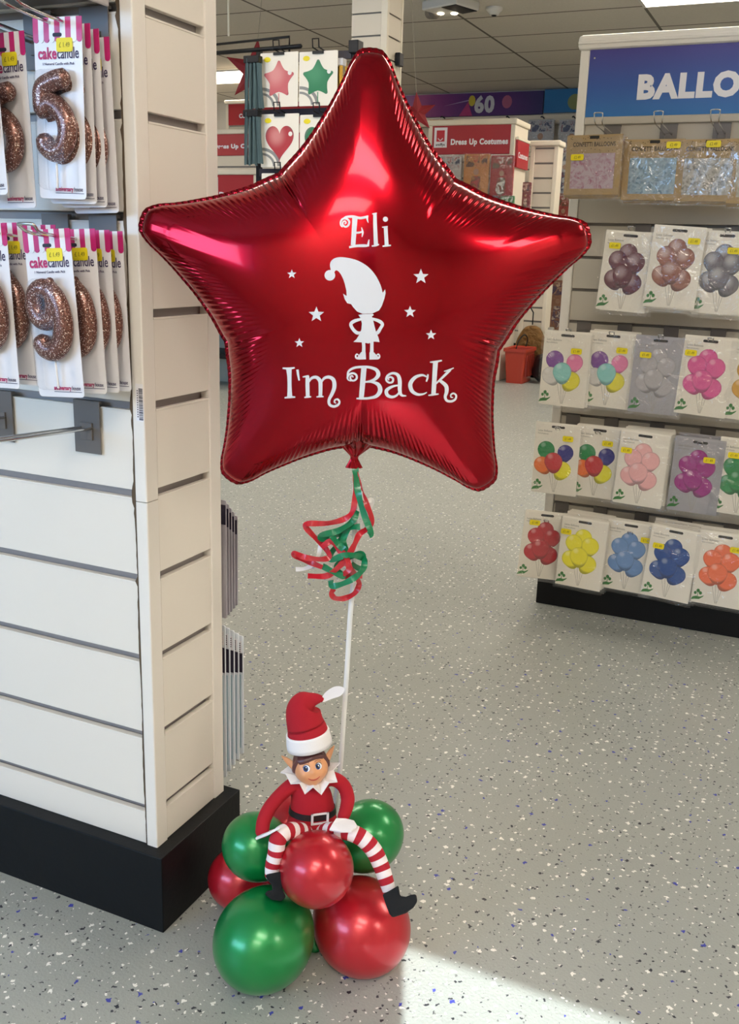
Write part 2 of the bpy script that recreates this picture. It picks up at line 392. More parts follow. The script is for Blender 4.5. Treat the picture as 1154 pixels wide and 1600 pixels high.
def lpost(name, pts, z0, z1):
    bm = BM(); a = [bm.verts.new((x, y, z0)) for x, y in pts]; b = [bm.verts.new((x, y, z1)) for x, y in pts]
    bm.faces.new(a[::-1]); bm.faces.new(b)
    for i in range(len(pts)): bm.faces.new((a[i], a[(i+1) % len(pts)], b[(i+1) % len(pts)], b[i]))
    bmesh.ops.recalc_face_normals(bm, faces=bm.faces[:])
    es = [e for e in bm.edges if abs(e.verts[0].co.z-e.verts[1].co.z) > 0.01]
    bmesh.ops.bevel(bm, geom=es, offset=0.0018, segments=3, affect='EDGES', profile=0.5)
    return obj(name, bm, WHITE, unit)
L = [(-0.676, LY-0.0005), (LX, LY-0.0005), (LX, 0.8758), (LX-0.013, 0.8758), (LX-0.013, LY+0.012), (-0.676, LY+0.012)]
lab(lpost('corner_post', L, LBOT, 0.5475), 'lower length of the white corner post below the joint')
lpost('corner_post', L, 0.5485, LTOP)
lpost('end_post', [(LX-0.014, 0.981), (LX, 0.981), (LX, 1.004), (LX-0.030, 1.004), (LX-0.030, 0.992), (LX-0.014, 0.992)], LBOT, LTOP)
# ragged dark gap where the laminate edge has chipped beside the post
bm = BM(); rnd = random.Random(3); N = 240; vs = []
for i in range(N+1):
    z = LBOT+0.001+(LTOP-LBOT-0.01)*i/N; wv = 0.0011+0.0007*rnd.random()+0.0006*math.sin(z*37)
    d = min(abs((z-l)) for l in LIP)
    if d < 0.018 and rnd.random() < 0.7 and 0.45 < z: wv += 0.003*rnd.random()*(1-d/0.018)+0.001
    vs.append((bm.verts.new((-0.6758-wv-0.0008, LY+0.0003, z)), bm.verts.new((-0.6758, LY+0.0003, z)), bm.verts.new((-0.6758-wv-0.0008, LY+0.0015, z)), bm.verts.new((-0.6758, LY+0.0015, z))))
for a, b in zip(vs, vs[1:]):
    bm.faces.new((a[0], a[1], b[1], b[0])); bm.faces.new((a[2], a[0], b[0], b[2])); bm.faces.new((a[1], a[3], b[3], b[1]))
lab(obj('chipped_edge', bm, CHIP, unit), 'dark ragged edge of chipped laminate beside the corner post')
bm = BM(); box(bm, (-1.72, 0.870, LBOT), (-0.675, 0.990, LTOP-0.01)); obj('core', bm, SLOT, unit)
bm = BM(); box(bm, (-1.75, 0.8375, 0), (-0.642, 1.016, 0.106), 0.0012); lab(obj('plinth', bm, BLACK, unit), 'scuffed black plinth of the unit')
# barcode label on the corner post
bm = BM()
c0 = at(226, 602, LY)
box(bm, (LX-0.0105, LY-0.0008, c0.z-0.040), (LX-0.0005, LY-0.0005, c0.z+0.001), 0, 0)
z = c0.z-0.004; r5 = random.Random(5)
while z > c0.z-0.038:
    h = r5.choice((0.0003, 0.0006, 0.0009)); box(bm, (LX-0.0065, LY-0.0010, z-h), (LX-0.0012, LY-0.0008, z), 0, 1); z -= h+r5.choice((0.0003, 0.0005, 0.0007))
z = c0.z-0.006
for k in range(12): box(bm, (LX-0.0088, LY-0.0010, z-0.0013), (LX-0.0076, LY-0.0008, z), 0, 1); z -= 0.0026
lab(obj('barcode_label', bm, [CARDW, INK], unit), 'white barcode label stuck on the corner post')

# ------------------------------------------------------------------ hooks
def hook_proto(name, Lh, gap, wire, pw, ph, double=True, tip=0.012):
    """slatwall hook: local origin at the slot lip, prongs run towards -y"""
    t = thing(name, 'x', 'hook')
    bm = BM(); box(bm, (-pw/2, -0.0022, -ph+0.008), (pw/2, -0.0007, 0.006), 0.0005)
    box(bm, (-pw/2, -0.0022, 0.003), (pw/2, 0.004, 0.0062), 0.0004)
    obj('backplate', bm, PLATE, t)
    bm = BM(); box(bm, (-pw*0.23, -0.0045, -ph*0.62), (pw*0.23, -0.002, -ph*0.30), 0.0006); obj('bracket', bm, PLATE, t)
    bm = BM(); z0 = -ph*0.40; g = gap/2
    pts = [(-g, -0.002, z0), (-g, -Lh*0.5, z0+0.004), (-g, -Lh+0.012, z0+0.008), (-g*1.25, -Lh, z0+0.008+tip*0.8), (-g, -Lh-0.002, z0+0.008+tip),
           (g, -Lh-0.002, z0+0.008+tip), (g*1.25, -Lh, z0+0.008+tip*0.8), (g, -Lh+0.012, z0+0.008), (g, -Lh*0.5, z0+0.004), (g, -0.002, z0)]
    tube(bm, catmull(pts, 4), wire, 8); obj('prong', bm, CHROME, t, True)
    return t
_hooks = {}
def hook(kind, loc, label, group=None, rz=0):
    if kind not in _hooks:
        _hooks[kind] = hook_proto('display_hook', *kind); t = _hooks[kind]
    else: t = copy_tree(_hooks[kind])
    t.location = loc; t.rotation_euler = (0, 0, rz); t['label'] = label
    if group: t['group'] = group
    elif 'group' in t: del t['group']
    return t

# ------------------------------------------------------------------ cake candle packs
PINK = mat('awning_pink', '#c01b6c', 0.4, coat=0.2); PINKT = mat('pink_ink', '#b81f63', 0.5); NAVYT = mat('violet_ink', '#3a2c56', 0.5); GREYT = mat('grey_ink', '#8b8894', 0.5)
CW, CH = 0.0580, 0.1660
def number_mesh(digit):
    bm = BM(); fd = Vector((0, 1, 0)); k = 0.00066
    def w(x, z): return ((x-88)*k, -0.0085, -(z-60)*k)          # card pixels to card metres
    if digit == 5:
        pts = catmull([w(108, 120), w(94, 122), w(74, 129), w(67, 136), w(66, 148), w(68, 161), w(80, 154), w(97, 161), w(109, 178), w(110, 200), w(100, 217), w(84, 221), w(70, 212), w(68, 203)], 5)
        n = len(pts); tube(bm, pts, [0.0094+0.0008*math.sin(PI*i/n) for i in range(n)], 14, True, 0.8, fd)
    else:
        cx, cz = 82, 146; pts = [w(cx+19*math.cos(a), cz+24*math.sin(a)) for a in np.linspace(0, 2*PI, 28, endpoint=False)]
        tube(bm, pts, 0.0100, 14, False, 0.8, fd, closed=True)
        pts = catmull([w(92, 122), w(107, 140), w(114, 168), w(110, 198), w(95, 214), w(78, 212), w(69, 200)], 5)
        n = len(pts); tube(bm, pts, [0.0100+0.0008*math.sin(PI*i/n) for i in range(n)], 14, True, 0.8, fd)
        ball(bm, w(97, 112), 0.0042, 10, 8)
    return bm
def candle_pack(digit):
    t = thing('candle_pack', 'x', 'cake candle')
    top = 0.016; bot = top-CH
    bm = BM(); poly(bm, rrect(CW, CH-0.004, 0.004, 4, 0, (top-0.004+bot)/2), -0.0003, 0.0003); obj('backing_card', bm, CARDW, t)
    # scalloped striped awning
    bm = BM(); n = 9; sw = (CW+0.001)/n
    for i in range(n):
        x = -(CW+0.001)/2+sw*i; zz = top-0.019
        pts = [(x, top), (x, zz)]+[(x+sw/2-sw/2*math.cos(a), zz-sw/2*math.sin(a)) for a in np.linspace(0, PI, 7)[1:-1]]+[(x+sw, zz), (x+sw, top)]
        poly(bm, pts, -0.0009, -0.0003, i % 2)
    obj('striped_awning', bm, [PINK, CARDW], t)
    bm = BM(); poly(bm, rrect(0.011, 0.0035, 0.0016, 3, 0, 0.0005), -0.0011, -0.0005); lab(obj('hang_slot', bm, INK, t), 'dark hang slot')
    bm = BM(); add_text(bm, 'cake', 0.0145, -0.0245, -0.0008, -0.0205, 0.0004, 'LEFT', 0.82, 0); add_text(bm, 'candle', 0.0145, -0.0012, -0.0008, -0.0205, 0.0001, 'LEFT', 0.70, 1)
    obj('title_lettering', bm, [PINKT, NAVYT], t); bm = BM()
    add_text(bm, '1 Numeral Candle with Pick', 0.0034, 0.0, -0.0008, -0.0262, 0, 'CENTER', 1, 1)
    obj('small_print', bm, [PINKT, NAVYT], t); bm = BM()
    add_text(bm, 'anniversary', 0.0060, -0.0085, -0.0008, bot+0.0075, 0.00015, 'LEFT', 0.75, 0); add_text(bm, 'house', 0.0060, 0.0145, -0.0008, bot+0.0075, 0, 'LEFT', 0.75, 1)
    box(bm, (-0.0085, -0.0008, bot+0.0052), (0.0265, -0.0005, bot+0.0057), 0, 1)
    obj('maker_lettering', bm, [PINKT, NAVYT], t)
    cd = obj('number_candle', number_mesh(digit), GLIT, t, True)
    k = 0.00066; px = (-2 if digit == 5 else 2)*k; bm = BM(); tube(bm, [(px, -0.007, -(222-60)*k), (px*1.2, -0.006, -(272-60)*k)], 0.0013, 8); box(bm, (px-0.004, -0.008, -0.1085), (px+0.004, -0.005, -0.1070), 0.0004)
    obj('candle_pick', bm, mat('white_plastic', '#f2f0f0', 0.35), t, True)
    # clear blister: a shallow rounded tray over the candle
    bm = BM(); lev = []
    for ins, y in ((0, -0.0005), (0.0006, -0.010), (0.0022, -0.0145), (0.0050, -0.0158)):
        lev.append([bm.verts.new((x, y, zz)) for x, zz in rrect(0.0415-2*ins, 0.112-2*ins, 0.007-ins*0.8, 5, 0, -0.0865)])
    for a, b in zip(lev, lev[1:]):
        for i in range(len(a)): bm.faces.new((a[i], a[(i+1) % len(a)], b[(i+1) % len(a)], b[i]))
    bm.faces.new(lev[-1]); obj('clear_blister', bm, CLEAR, t, True, 0.9)
    st = BM(); x, zz = 0.0085, -0.0085
    pts = rrect(0.0195, 0.0125, 0.0022, 3, x, zz); poly(st, pts, -0.0013, -0.0009, 0); add_text(st, '£ 1.49', 0.0062, x, -0.00135, zz-0.0022, 0, 'CENTER', 0.85, 1)
    obj('price_label', st, [YELLOW, mat('label_ink', '#7a6f10', 0.6)], t)
    return t
proto5, proto9 = candle_pack(5), candle_pack(9)
_first = {5: True, 9: True}
def put_pack(d, loc, ry, rz, label, group, rx=0.0):
    p = (proto5, proto9)[d == 9]
    if _first[d]: _first[d] = False; t = p
    else: t = copy_tree(p)
    t.location = loc; t.rotation_euler = (rx, ry, rz); t['label'] = label; t['group'] = group
    return t
def pk(px, py, Y): return at(px, py, Y)
HK = (0.17, 0.010, 0.0016, 0.037, 0.058, True, 0.010)
# row of fives under the top edge
xF = -0.7065
put_pack(5, (xF+0.0005, 0.7985, 1.0195), 0.02, 0.02, 'front cake candle card showing glitter number 5 on the upper hook', 'number 5 candle cards')
put_pack(5, (xF-0.001, 0.8120, 1.0155), 0.00, 0.03, 'number 5 candle card directly behind the front one, second in the stack', 'number 5 candle cards')
put_pack(5, (xF-0.000, 0.8240, 1.0125), -0.015, 0.01, 'number 5 candle card third back in the upper stack', 'number 5 candle cards')
put_pack(5, (xF+0.0015, 0.8380, 1.0075), -0.03, 0.0, 'number 5 candle card nearest the slatwall in the upper stack', 'number 5 candle cards')
hook((0.122, 0.016, 0.0017, 0.037, 0.058, True, 0.010), (xF, LY-0.0005, 1.0506-0.0), 'chrome hook holding the upper stack of candle cards shaped as fives')
put_pack(5, (-0.7885, 0.770, 1.0205), -0.04, 0.0, 'upper candle card cut off by the left edge of the photo', 'cut off candle cards at the upper left edge')
put_pack(5, (-0.7780, 0.800, 1.010), -0.02, 0.0, 'shaded candle card behind the one cut off at the upper left edge', 'cut off candle cards at the upper left edge')
hook((0.122, 0.016, 0.0017, 0.037, 0.058, True, 0.010), (-0.780, LY-0.0005, 1.0506), 'chrome hook out of sight holding the upper left candle cards')
# row of nines
Z9 = 0.8506
put_pack(9, (-0.7085, 0.772, 0.8235), -0.055, 0.03, 'front cake candle card showing glitter number 9', 'number 9 candle cards')
put_pack(9, (-0.7025, 0.802, 0.8245), -0.045, 0.02, 'number 9 candle card second in the stack with crooked yellow price', 'number 9 candle cards')
put_pack(9, (-0.7005, 0.822, 0.8240), -0.035, 0.0, 'number 9 candle card third back in its stack', 'number 9 candle cards')
put_pack(9, (-0.6985, 0.840, 0.8235), -0.030, 0.0, 'number 9 candle card nearest the slatwall with price at right', 'number 9 candle cards')
hook((0.112, 0.015, 0.0017, 0.037, 0.058, True, 0.008), (-0.705, LY-0.0005, Z9), 'chrome hook holding the stack of candle cards shaped as nines')
put_pack(9, (-0.783, 0.765, 0.8275), -0.03, 0.0, 'lower candle card cut off by the left edge, front of its stack', 'cut off candle cards at the lower left edge')
put_pack(9, (-0.7775, 0.788, 0.8290), -0.03, 0.0, 'lower candle card second behind the one cut off at the left edge', 'cut off candle cards at the lower left edge')
put_pack(9, (-0.7620, 0.812, 0.8280), -0.02, 0.0, 'shaded candle card left of the number 9 stack, nearest the slatwall', 'cut off candle cards at the lower left edge')
hook((0.112, 0.015, 0.0017, 0.037, 0.058, True, 0.008), (-0.770, LY-0.0005, Z9), 'chrome hook behind the lower left candle cards')
# two empty hooks underneath
h1 = (0.150, 0.014, 0.0018, 0.037, 0.062, True, 0.006)
p = at(137, 640, LY); hook(h1, (p.x, LY-0.0005, 0.6506), 'empty chrome hook with a wide zinc backplate below the number 9 cards')
p = at(2, 625, LY); hook(h1, (p.x, LY-0.0005, 0.6506), 'empty chrome hook at the left photo edge, backplate half cut off')
# packs of the row above: only their lower edges show
def dark_pack(x0, x1, z0, y, cols, label):
    t = thing('carded_pack', label, 'packet', ((x0+x1)/2, y, z0), group='packets along the top left edge')
    bm = BM(); wd = x1-x0; box(bm, (-wd/2, -0.006, 0), (wd/2, 0.052, 0.22), 0.0015); obj('carton', bm, cols[0], t)
    bm = BM(); box(bm, (-wd*0.42, -0.0066, 0.004), (wd*0.42, -0.006, 0.05), 0); add_text(bm, 'Keep out of reach of children', 0.0035, 0, -0.0068, 0.004, 0, 'CENTER', 1, 1); obj('print_panel', bm, [cols[1], INK], t)
p = at(2, 8, 0.79); q = at(112, 8, 0.79)
dark_pack(p.x-0.10, q.x-0.004, p.z+0.010, 0.79, (mat('gold_brown_card', '#5d5348', 0.5), mat('gold_brown_print', '#7c7058', 0.5)), 'brownish packet at the top left edge, only its bottom visible')
p = at(115, 9, 0.79); q = at(178, 9, 0.79)
dark_pack(p.x, -0.6815, p.z+0.010, 0.79, (mat('dull_white_card', '#aaa5a6', 0.5), mat('dull_white_print', '#c0bcbd', 0.5)), 'whitish packet with small print at the top edge beside the corner post')

# ------------------------------------------------------------------ packets on the back of the near unit
FILM = mat('pale_film', '#e3e9f0', 0.3, coat=0.5); FILM2 = mat('grey_film', '#b4b0b8', 0.3, coat=0.4); BLUEP = mat('blue_print', '#b4ccd8', 0.4)
def back_pack(x, y, ztop, w, h, kind, label, group):
    t = thing('hanging_packet', label, 'packet', (x, y, ztop), group=group)
    bm = BM(); poly(bm, rrect(w, h, 0.002, 2, -w/2, -h/2), -0.0008, 0.0008); obj('sleeve', bm, FILM if kind == 0 else FILM2, t)
    if kind == 0:
        bm = BM(); box(bm, (-0.012, -0.0016, -0.028), (-0.002, -0.0012, -0.008)); box(bm, (-w, -0.0016, -h*0.30), (-0.001, -0.0012, -h*0.14), 0, 1); box(bm, (-w, -0.0016, -h+0.01), (-0.003, -0.0012, -h*0.32), 0, 2)
        for i in range(5): box(bm, (-0.010, -0.0019, -0.024+i*0.003), (-0.004, -0.0016, -0.0225+i*0.003), 0, 1)
        obj('printed_back', bm, [CARDW, INK, BLUEP], t)
    else:
        bm = BM(); box(bm, (-w, -0.0016, -h*0.20), (0, -0.0012, -0.006)); obj('dark_header', bm, INK, t)
    return t
for i in range(5):
    y = 1.022+0.0150*i; p0 = at(352+7.0*i, 978+4*i, y); p1 = at(352+7.0*i, 1214-9*i, y)
    back_pack(p0.x, y, p0.z, 0.09, p0.z-p1.z, 0, 'clear barcoded packet behind near slatwall, lower stack, '+('front one nearest the white post', 'second from the white post', 'third from the white post', 'fourth from the white post', 'farthest from the white post')[i], 'packets behind the near unit, lower stack')
for i in range(5):
    y = 1.022+0.015*i; p0 = at(353+4.4*i, 782+6*i, y); p1 = at(353+4.4*i, 966-5*i, y)
    back_pack(p0.x, y, p0.z, 0.09, p0.z-p1.z, 1, 'grey packet behind near slatwall, upper stack, '+('front one nearest the white post', 'second from the white post', 'third from the white post', 'fourth from the white post', 'farthest from the white post')[i], 'packets behind the near unit, upper stack')
for z, n in ((at(360, 975, 1.03).z, 'lower'), (at(355, 780, 1.03).z, 'upper')):
    hook((0.07, 0.008, 0.0014, 0.037, 0.05, True, 0.006), (-0.735, LYB, z-0.005), 'hook on the back of the near unit holding the %s packets' % n, rz=PI)

# ================================================================== THE FOIL STAR BALLOON
SN = Vector((0.427, -0.904, 0)).normalized()          # the way the star faces
SU = Vector((-SN.y, SN.x, 0)); SV = Vector((0, 0, 1))
def plane_hit(px, py, C, n): d = ray(px, py); return CAM + d*((C-CAM).dot(n)/d.dot(n))
S0 = Vector((-0.445, 0.940, 0.60))
SC0 = plane_hit(568.5, 470, S0, SN)                   # centre of the star
SR = 0.2395
star_M = Matrix(((SU.x, -SN.x, SV.x, SC0.x), (SU.y, -SN.y, SV.y, SC0.y), (SU.z, -SN.z, SV.z, SC0.z), (0, 0, 0, 1)))  # local x right, y away, z up
half = np.array([(600, 0), (598, 18), (591, 32), (566, 50), (528, 67), (478, 93), (425, 124), (367, 164), (326, 201), (303, 220)], float)/600.0
def star_outline(n):
    """closed outline, n points per half tip: (angle, radius) tables"""
    P = np.array(catmull([tuple(p) for p in half], 14)); ang = np.arctan2(P[:, 1], P[:, 0]); rad = np.hypot(P[:, 0], P[:, 1])
    ang = ang*(PI/5)/ang[-1]; return ang, rad
SA, SRAD = star_outline(0)
def star_r(th):
    """radius of the seam at an angle measured from the top tip"""
    a = np.abs((np.asarray(th)+PI/5) % (2*PI/5)-PI/5); return SR*np.interp(a, SA, SRAD)
# how far a sheet pinned along the seam blows out: relax a membrane on a grid, coarse then fine
def relax(NG, start, its):
    gx = np.linspace(-SR*1.02, SR*1.02, NG); GX, GY = np.meshgrid(gx, gx); mask = np.hypot(GX, GY) < star_r(np.arctan2(GX, GY)); h = gx[1]-gx[0]
    p = np.zeros((NG, NG)) if start is None else np.where(mask, np.kron(start, np.ones((2, 2))), 0)
    for _ in range(its):
        q = np.zeros_like(p); q[1:-1, 1:-1] = 0.25*(p[2:, 1:-1]+p[:-2, 1:-1]+p[1:-1, 2:]+p[1:-1, :-2]+h*h); p = np.where(mask, q, 0)
    return p
phi = relax(280, relax(140, relax(70, None, 1500), 1200), 900); NG = 280; hg = 2*SR*1.02/(NG-1); phi /= phi.max()
def phi_at(x, z):
    """cubic B-spline reading of the grid, so the slopes stay smooth too"""
    fx = (np.clip(x, -SR, SR)+SR*1.02)/hg; fz = (np.clip(z, -SR, SR)+SR*1.02)/hg
    i = np.clip(fx.astype(int), 1, NG-3); j = np.clip(fz.astype(int), 1, NG-3)
    def wts(t): return ((1-t)**3/6, (3*t**3-6*t**2+4)/6, (-3*t**3+3*t**2+3*t+1)/6, t**3/6)
    wx, wz = wts(fx-i), wts(fz-j); out = 0
    for m in range(4):
        for n in range(4): out = out+phi[j-1+n, i-1+m]*wx[m]*wz[n]
    return out
BULGE = 0.068
NTH = 3000
TH = np.linspace(0, 2*PI, NTH, endpoint=False); RT = star_r(TH)
XS, ZS = RT*np.sin(TH), RT*np.cos(TH)
ARC = np.concatenate([[0], np.cumsum(np.hypot(np.diff(XS), np.diff(ZS)))])
def star_side(front, ns, nth):
    idx = np.linspace(0, NTH, nth, endpoint=False).astype(int)
    th, rt, arc = TH[idx], RT[idx], ARC[idx]
    s = np.concatenate([[0.0], np.linspace(0.04, 0.86, ns//2), 1-np.linspace(0.13, 0, ns-ns//2)**1.0])
    S, T = np.meshgrid(s, th, indexing='ij'); R = np.broadcast_to(rt, S.shape); A = np.broadcast_to(arc, S.shape)
    X, Z = S*R*np.sin(T), S*R*np.cos(T)
    # height over (1-s) stays smooth right up to the seam: sample it inside, carry it on outwards, smooth it
    s1 = np.minimum(s, 0.90); S1 = np.minimum(S, 0.90); g = phi_at(S1*R*np.sin(T), S1*R*np.cos(T))/(1-S1)
    i0, i1 = int(np.searchsorted(s, 0.78)), int(np.searchsorted(s, 0.89)); sl = (g[i1]-g[i0])/(s[i1]-s[i0])
    g = np.where(S > s[i1], g[i1][None, :]+sl[None, :]*(S-s[i1])*(1-0.8*(S-s[i1])/(1-s[i1])), g)
    fq = np.fft.rfft(g, axis=1); kk = np.arange(fq.shape[1])[None, :]; kc = 1.5+2*PI*SR*s[:, None]/0.016
    g = np.fft.irfft(fq*np.exp(-(kk/kc)**2), n=nth, axis=1)
    for _ in range(10):
        q = g.copy(); q[1:-1] = 0.25*g[:-2]+0.5*g[1:-1]+0.25*g[2:]; q[0] = g[1].mean(); g = q
    wb = np.clip((S-0.58)/0.22, 0, 1); wb = wb*wb*(3-2*wb); p = phi_at(X, Z)*(1-wb)+g*(1-S)*wb
    H = BULGE*np.maximum(p, 0)**0.40
    d = (1-S)*R
    a = np.abs((T+PI/5) % (2*PI/5)-PI/5)/(PI/5)                  # 0 at a tip, 1 in a valley
    side = np.where(((T+PI/5) % (2*PI/5)-PI/5) > 0, 1.0, -1.0)
    wgt = np.clip((a-0.06)/0.20, 0, 1)*(0.45+0.55*np.clip(a*1.2, 0, 1))
    # gathered pleats along the seam
    ph = 2*PI*A/0.0064+1.1*np.sin(A*61)+0.9*np.sin(A*23.7+1)
    am = (0.72+0.28*np.sin(A*97+2))*0.00155*wgt
    H = H+am*np.sin(ph)*np.exp(-d/0.026)*np.clip(d/0.006, 0, 1)*np.clip((0.052-d)/0.026, 0, 1)**2
    ph2 = 2*PI*A/0.0205+1.7*np.sin(A*31); H = H+0.0004*wgt*np.sin(ph2)*np.exp(-d/0.03)*np.clip(d/0.01, 0, 1)*np.clip((0.050-d)/0.03, 0, 1)**2
    # a long crease running in from each valley and two shorter ones beside it
    for k5 in range(5):
        tv = (k5+0.5)*2*PI/5
        for off, dep, wid, s0, s1 in ((0.0, 0.0030, 0.0034, 0.68, 0.995), (0.055, 0.0014, 0.0022, 0.72, 1.0), (-0.06, 0.0013, 0.0022, 0.74, 1.0), (0.16, 0.0010, 0.0018, 0.82, 1.0), (-0.17, 0.0010, 0.0018, 0.82, 1.0)):
            dt = ((T-tv-off+PI) % (2*PI)-PI)*S*R
            win_ = np.clip((S-s0)/0.18, 0, 1)*np.clip((s1-S)/0.05, 0, 1)
            H = H-dep*np.exp(-(dt/wid)**2)*win_
    # soft hollows either side of the middle, where the arms meet the body
    for k5 in range(5):
        tv = (k5+0.5)*2*PI/5; dt = ((T-tv+PI) % (2*PI)-PI)
        H = H-0.0008*np.exp(-(dt/0.30)**2)*np.exp(-((S-0.66)/0.16)**2)
    H[-1] = 0; H[0] = H[1].mean()+(H[1].mean()-H[2].mean())*0.45
    return X, (-H if front else H), Z, S, T
def grid_mesh(name, X, Y, Z, m, parent, flip):
    ns, nt = X.shape
    V = [(X[0].mean(), Y[0].mean(), Z[0].mean())]+list(zip(X[1:].ravel().tolist(), Y[1:].ravel().tolist(), Z[1:].ravel().tolist()))
    F = []
    for k in range(nt):
        f = (0, 1+k, 1+(k+1) % nt); F.append(f if flip else f[::-1])
    for i in range(ns-2):
        b = 1+i*nt; c = b+nt
        for k in range(nt):
            k2 = (k+1) % nt; f = (b+k, c+k, c+k2, b+k2); F.append(f if flip else f[::-1])
    me = bpy.data.meshes.new(name); me.from_pydata(V, [], F); me.materials.append(m); me.polygons.foreach_set('use_smooth', [True]*len(me.polygons)); me.update()
    o = bpy.data.objects.new(name, me); COL.objects.link(o); o.parent = parent; return o
FOIL = mat('red_foil', (0.37, 0.004, 0.013, 1), 0.17, 1.0, 0.25); FOIL.node_tree.nodes['Principled BSDF'].inputs['Coat Roughness'].default_value = 0.06
star = thing('star_balloon', 'large shiny red foil star balloon with white lettering and elf silhouette', 'balloon'); star.matrix_world = star_M
Xf, Yf, Zf, Sf, Tf = star_side(True, 74, 3000)
grid_mesh('front_sheet', Xf, Yf, Zf, FOIL, star, True)
Xb, Yb, Zb, _, _ = star_side(False, 40, 1500)
grid_mesh('back_sheet', Xb, Yb, Zb, FOIL, star, False)
# flat welded seam round the edge
bm = BM(); n = 1500; prev = None; first = None
for i in range(n):
    th = 2*PI*i/n; r0 = float(star_r(th)); a = ARC[int(i*NTH/n)]; wob = 0.0009*math.sin(a*2*PI/0.0064)+0.0006*math.sin(a*170)
    e = 0.0045; c, s_ = math.sin(th), math.cos(th)
    row = [bm.verts.new(((r0-0.002)*c, -0.0008, (r0-0.002)*s_)), bm.verts.new(((r0+e)*c, wob-0.0003, (r0+e)*s_)), bm.verts.new(((r0+e)*c, wob+0.0003, (r0+e)*s_)), bm.verts.new(((r0-0.002)*c, 0.0008, (r0-0.002)*s_))]
    if prev:
        for k in range(3): bm.faces.new((prev[k], prev[k+1], row[k+1], row[k]))
    else: first = row
    prev = row
for k in range(3): bm.faces.new((prev[k], prev[k+1], first[k+1], first[k]))
bmesh.ops.recalc_face_normals(bm, faces=bm.faces[:]); obj('welded_seam', bm, FOIL, star, True)
# gathered neck at the foot of the star
rv = float(star_r(PI)); bm = BM(); prev = None
zz = [(-rv+0.052, 0.026, 0.050), (-rv+0.028, 0.025, 0.045), (-rv+0.004, 0.022, 0.024), (-rv-0.006, 0.015, 0.013), (-rv-0.013, 0.008, 0.008), (-rv-0.018, 0.004, 0.004), (-rv-0.024, 0.006, 0.004), (-rv-0.030, 0.009, 0.004)]
for z, rx, ry in catmull(zz, 5):
    row = []
    for k in range(72):
        a = 2*PI*k/72; f = 1+0.10*math.sin(9*a+3*z/0.03)*min(1, (-z-rv+0.05)/0.05+0.3); row.append(bm.verts.new((rx*f*math.cos(a)-0.006*min(1, max(0, (-z-rv+0.03)/0.05)), ry*f*math.sin(a), z)))
    if prev:
        for k in range(72): bm.faces.new((prev[k], prev[(k+1) % 72], row[(k+1) % 72], row[k]))
    prev = row
bmesh.ops.recalc_face_normals(bm, faces=bm.faces[:]); obj('gathered_neck', bm, FOIL, star, True)
NECK = star_M @ Vector((0, 0, -rv-0.018))

# ---- vinyl lettering and pictures, cut to shape and pressed on the front sheet
sR = Sf[:, 0]
def star_h(x, z):
    th = math.atan2(x, z) % (2*PI); r = math.hypot(x, z); s = min(r/float(star_r(th)), 0.999)
    k = th/(2*PI)*NTH; j = int(k) % NTH; i = int(np.searchsorted(sR, s)); i = min(max(i, 1), len(sR)-1)
    f = (s-sR[i-1])/max(sR[i]-sR[i-1], 1e-9); y0 = Yf[i-1, j]*(1-f)+Yf[i, j]*f; j2 = (j+1) % NTH
    y1 = Yf[i-1, j2]*(1-f)+Yf[i, j2]*f; g = k-int(k); return float(y0*(1-g)+y1*g)
star_I = star_M.inverted()
def star_pt(qx, qy, lift):
    """survey point of the lettering close-up -> point on the front sheet"""
    d = star_I.to_3x3() @ ray(420+qx/3.7226, 320+qy/3.7226); o = star_I @ CAM; y = -0.05
    for _ in range(6):
        t = (y-o.y)/d.y; p = o+d*t; y = star_h(p.x, p.z)
    return Vector((p.x, y-lift, p.z))
VINYL = mat('white_vinyl', '#dcdde2', 0.35)
def decal_poly(bm, pts, lift=0.0006, grid=22):
    t = BM(); vs = [t.verts.new((x, y, 0)) for x, y in pts]; t.faces.new(vs); bmesh.ops.triangulate(t, faces=t.faces[:])
    for _ in range(5):
        es = [e for e in t.edges if e.calc_length() > grid]
        if not es: break
        bmesh.ops.subdivide_edges(t, edges=es, cuts=1); bmesh.ops.triangulate(t, faces=[f for f in t.faces if len(f.verts) > 3])
    mp = {v: bm.verts.new(star_pt(v.co.x, v.co.y, lift)) for v in t.verts}
    for f in t.faces: bm.faces.new([mp[v] for v in f.verts])
    t.free()
_lift = [0.0006]
def decal_stroke(bm, pts, n=6, smooth=True):
    """pen stroke: (x, y, width) stations"""
    P = catmull(pts, n) if smooth else [np.array(p, float) for p in pts]
    _lift[0] += 0.000012; prev = None
    for i, p in enumerate(P):
        a = P[max(i-1, 0)]; b = P[min(i+1, len(P)-1)]; dx, dy = b[0]-a[0], b[1]-a[1]; l = math.hypot(dx, dy) or 1; nx, ny = -dy/l*p[2]/2, dx/l*p[2]/2
        row = [bm.verts.new(star_pt(p[0]+nx*f, p[1]+ny*f, _lift[0])) for f in (-1, 0, 1)]
        if prev:
            for k in range(2): bm.faces.new((prev[k], prev[k+1], row[k+1], row[k]))
        prev = row
def finish_decal(bm, name):
    bmesh.ops.recalc_face_normals(bm, faces=bm.faces[:])
    for f in bm.faces:
        f.normal_update()
        if f.normal.y > 0: f.normal_flip()
    return obj(name, bm, VINYL, star, True)
ST = decal_stroke
GL = {}
bm = BM()   # Eli
ST(bm, [(440, 112, 8), (448, 104, 9), (441, 95, 9), (430, 102, 10), (430, 118, 11), (446, 128, 11), (462, 118, 12), (466, 98, 12), (452, 82, 12), (430, 82, 12), (418, 98, 11), (418, 118, 9), (428, 130, 6)])
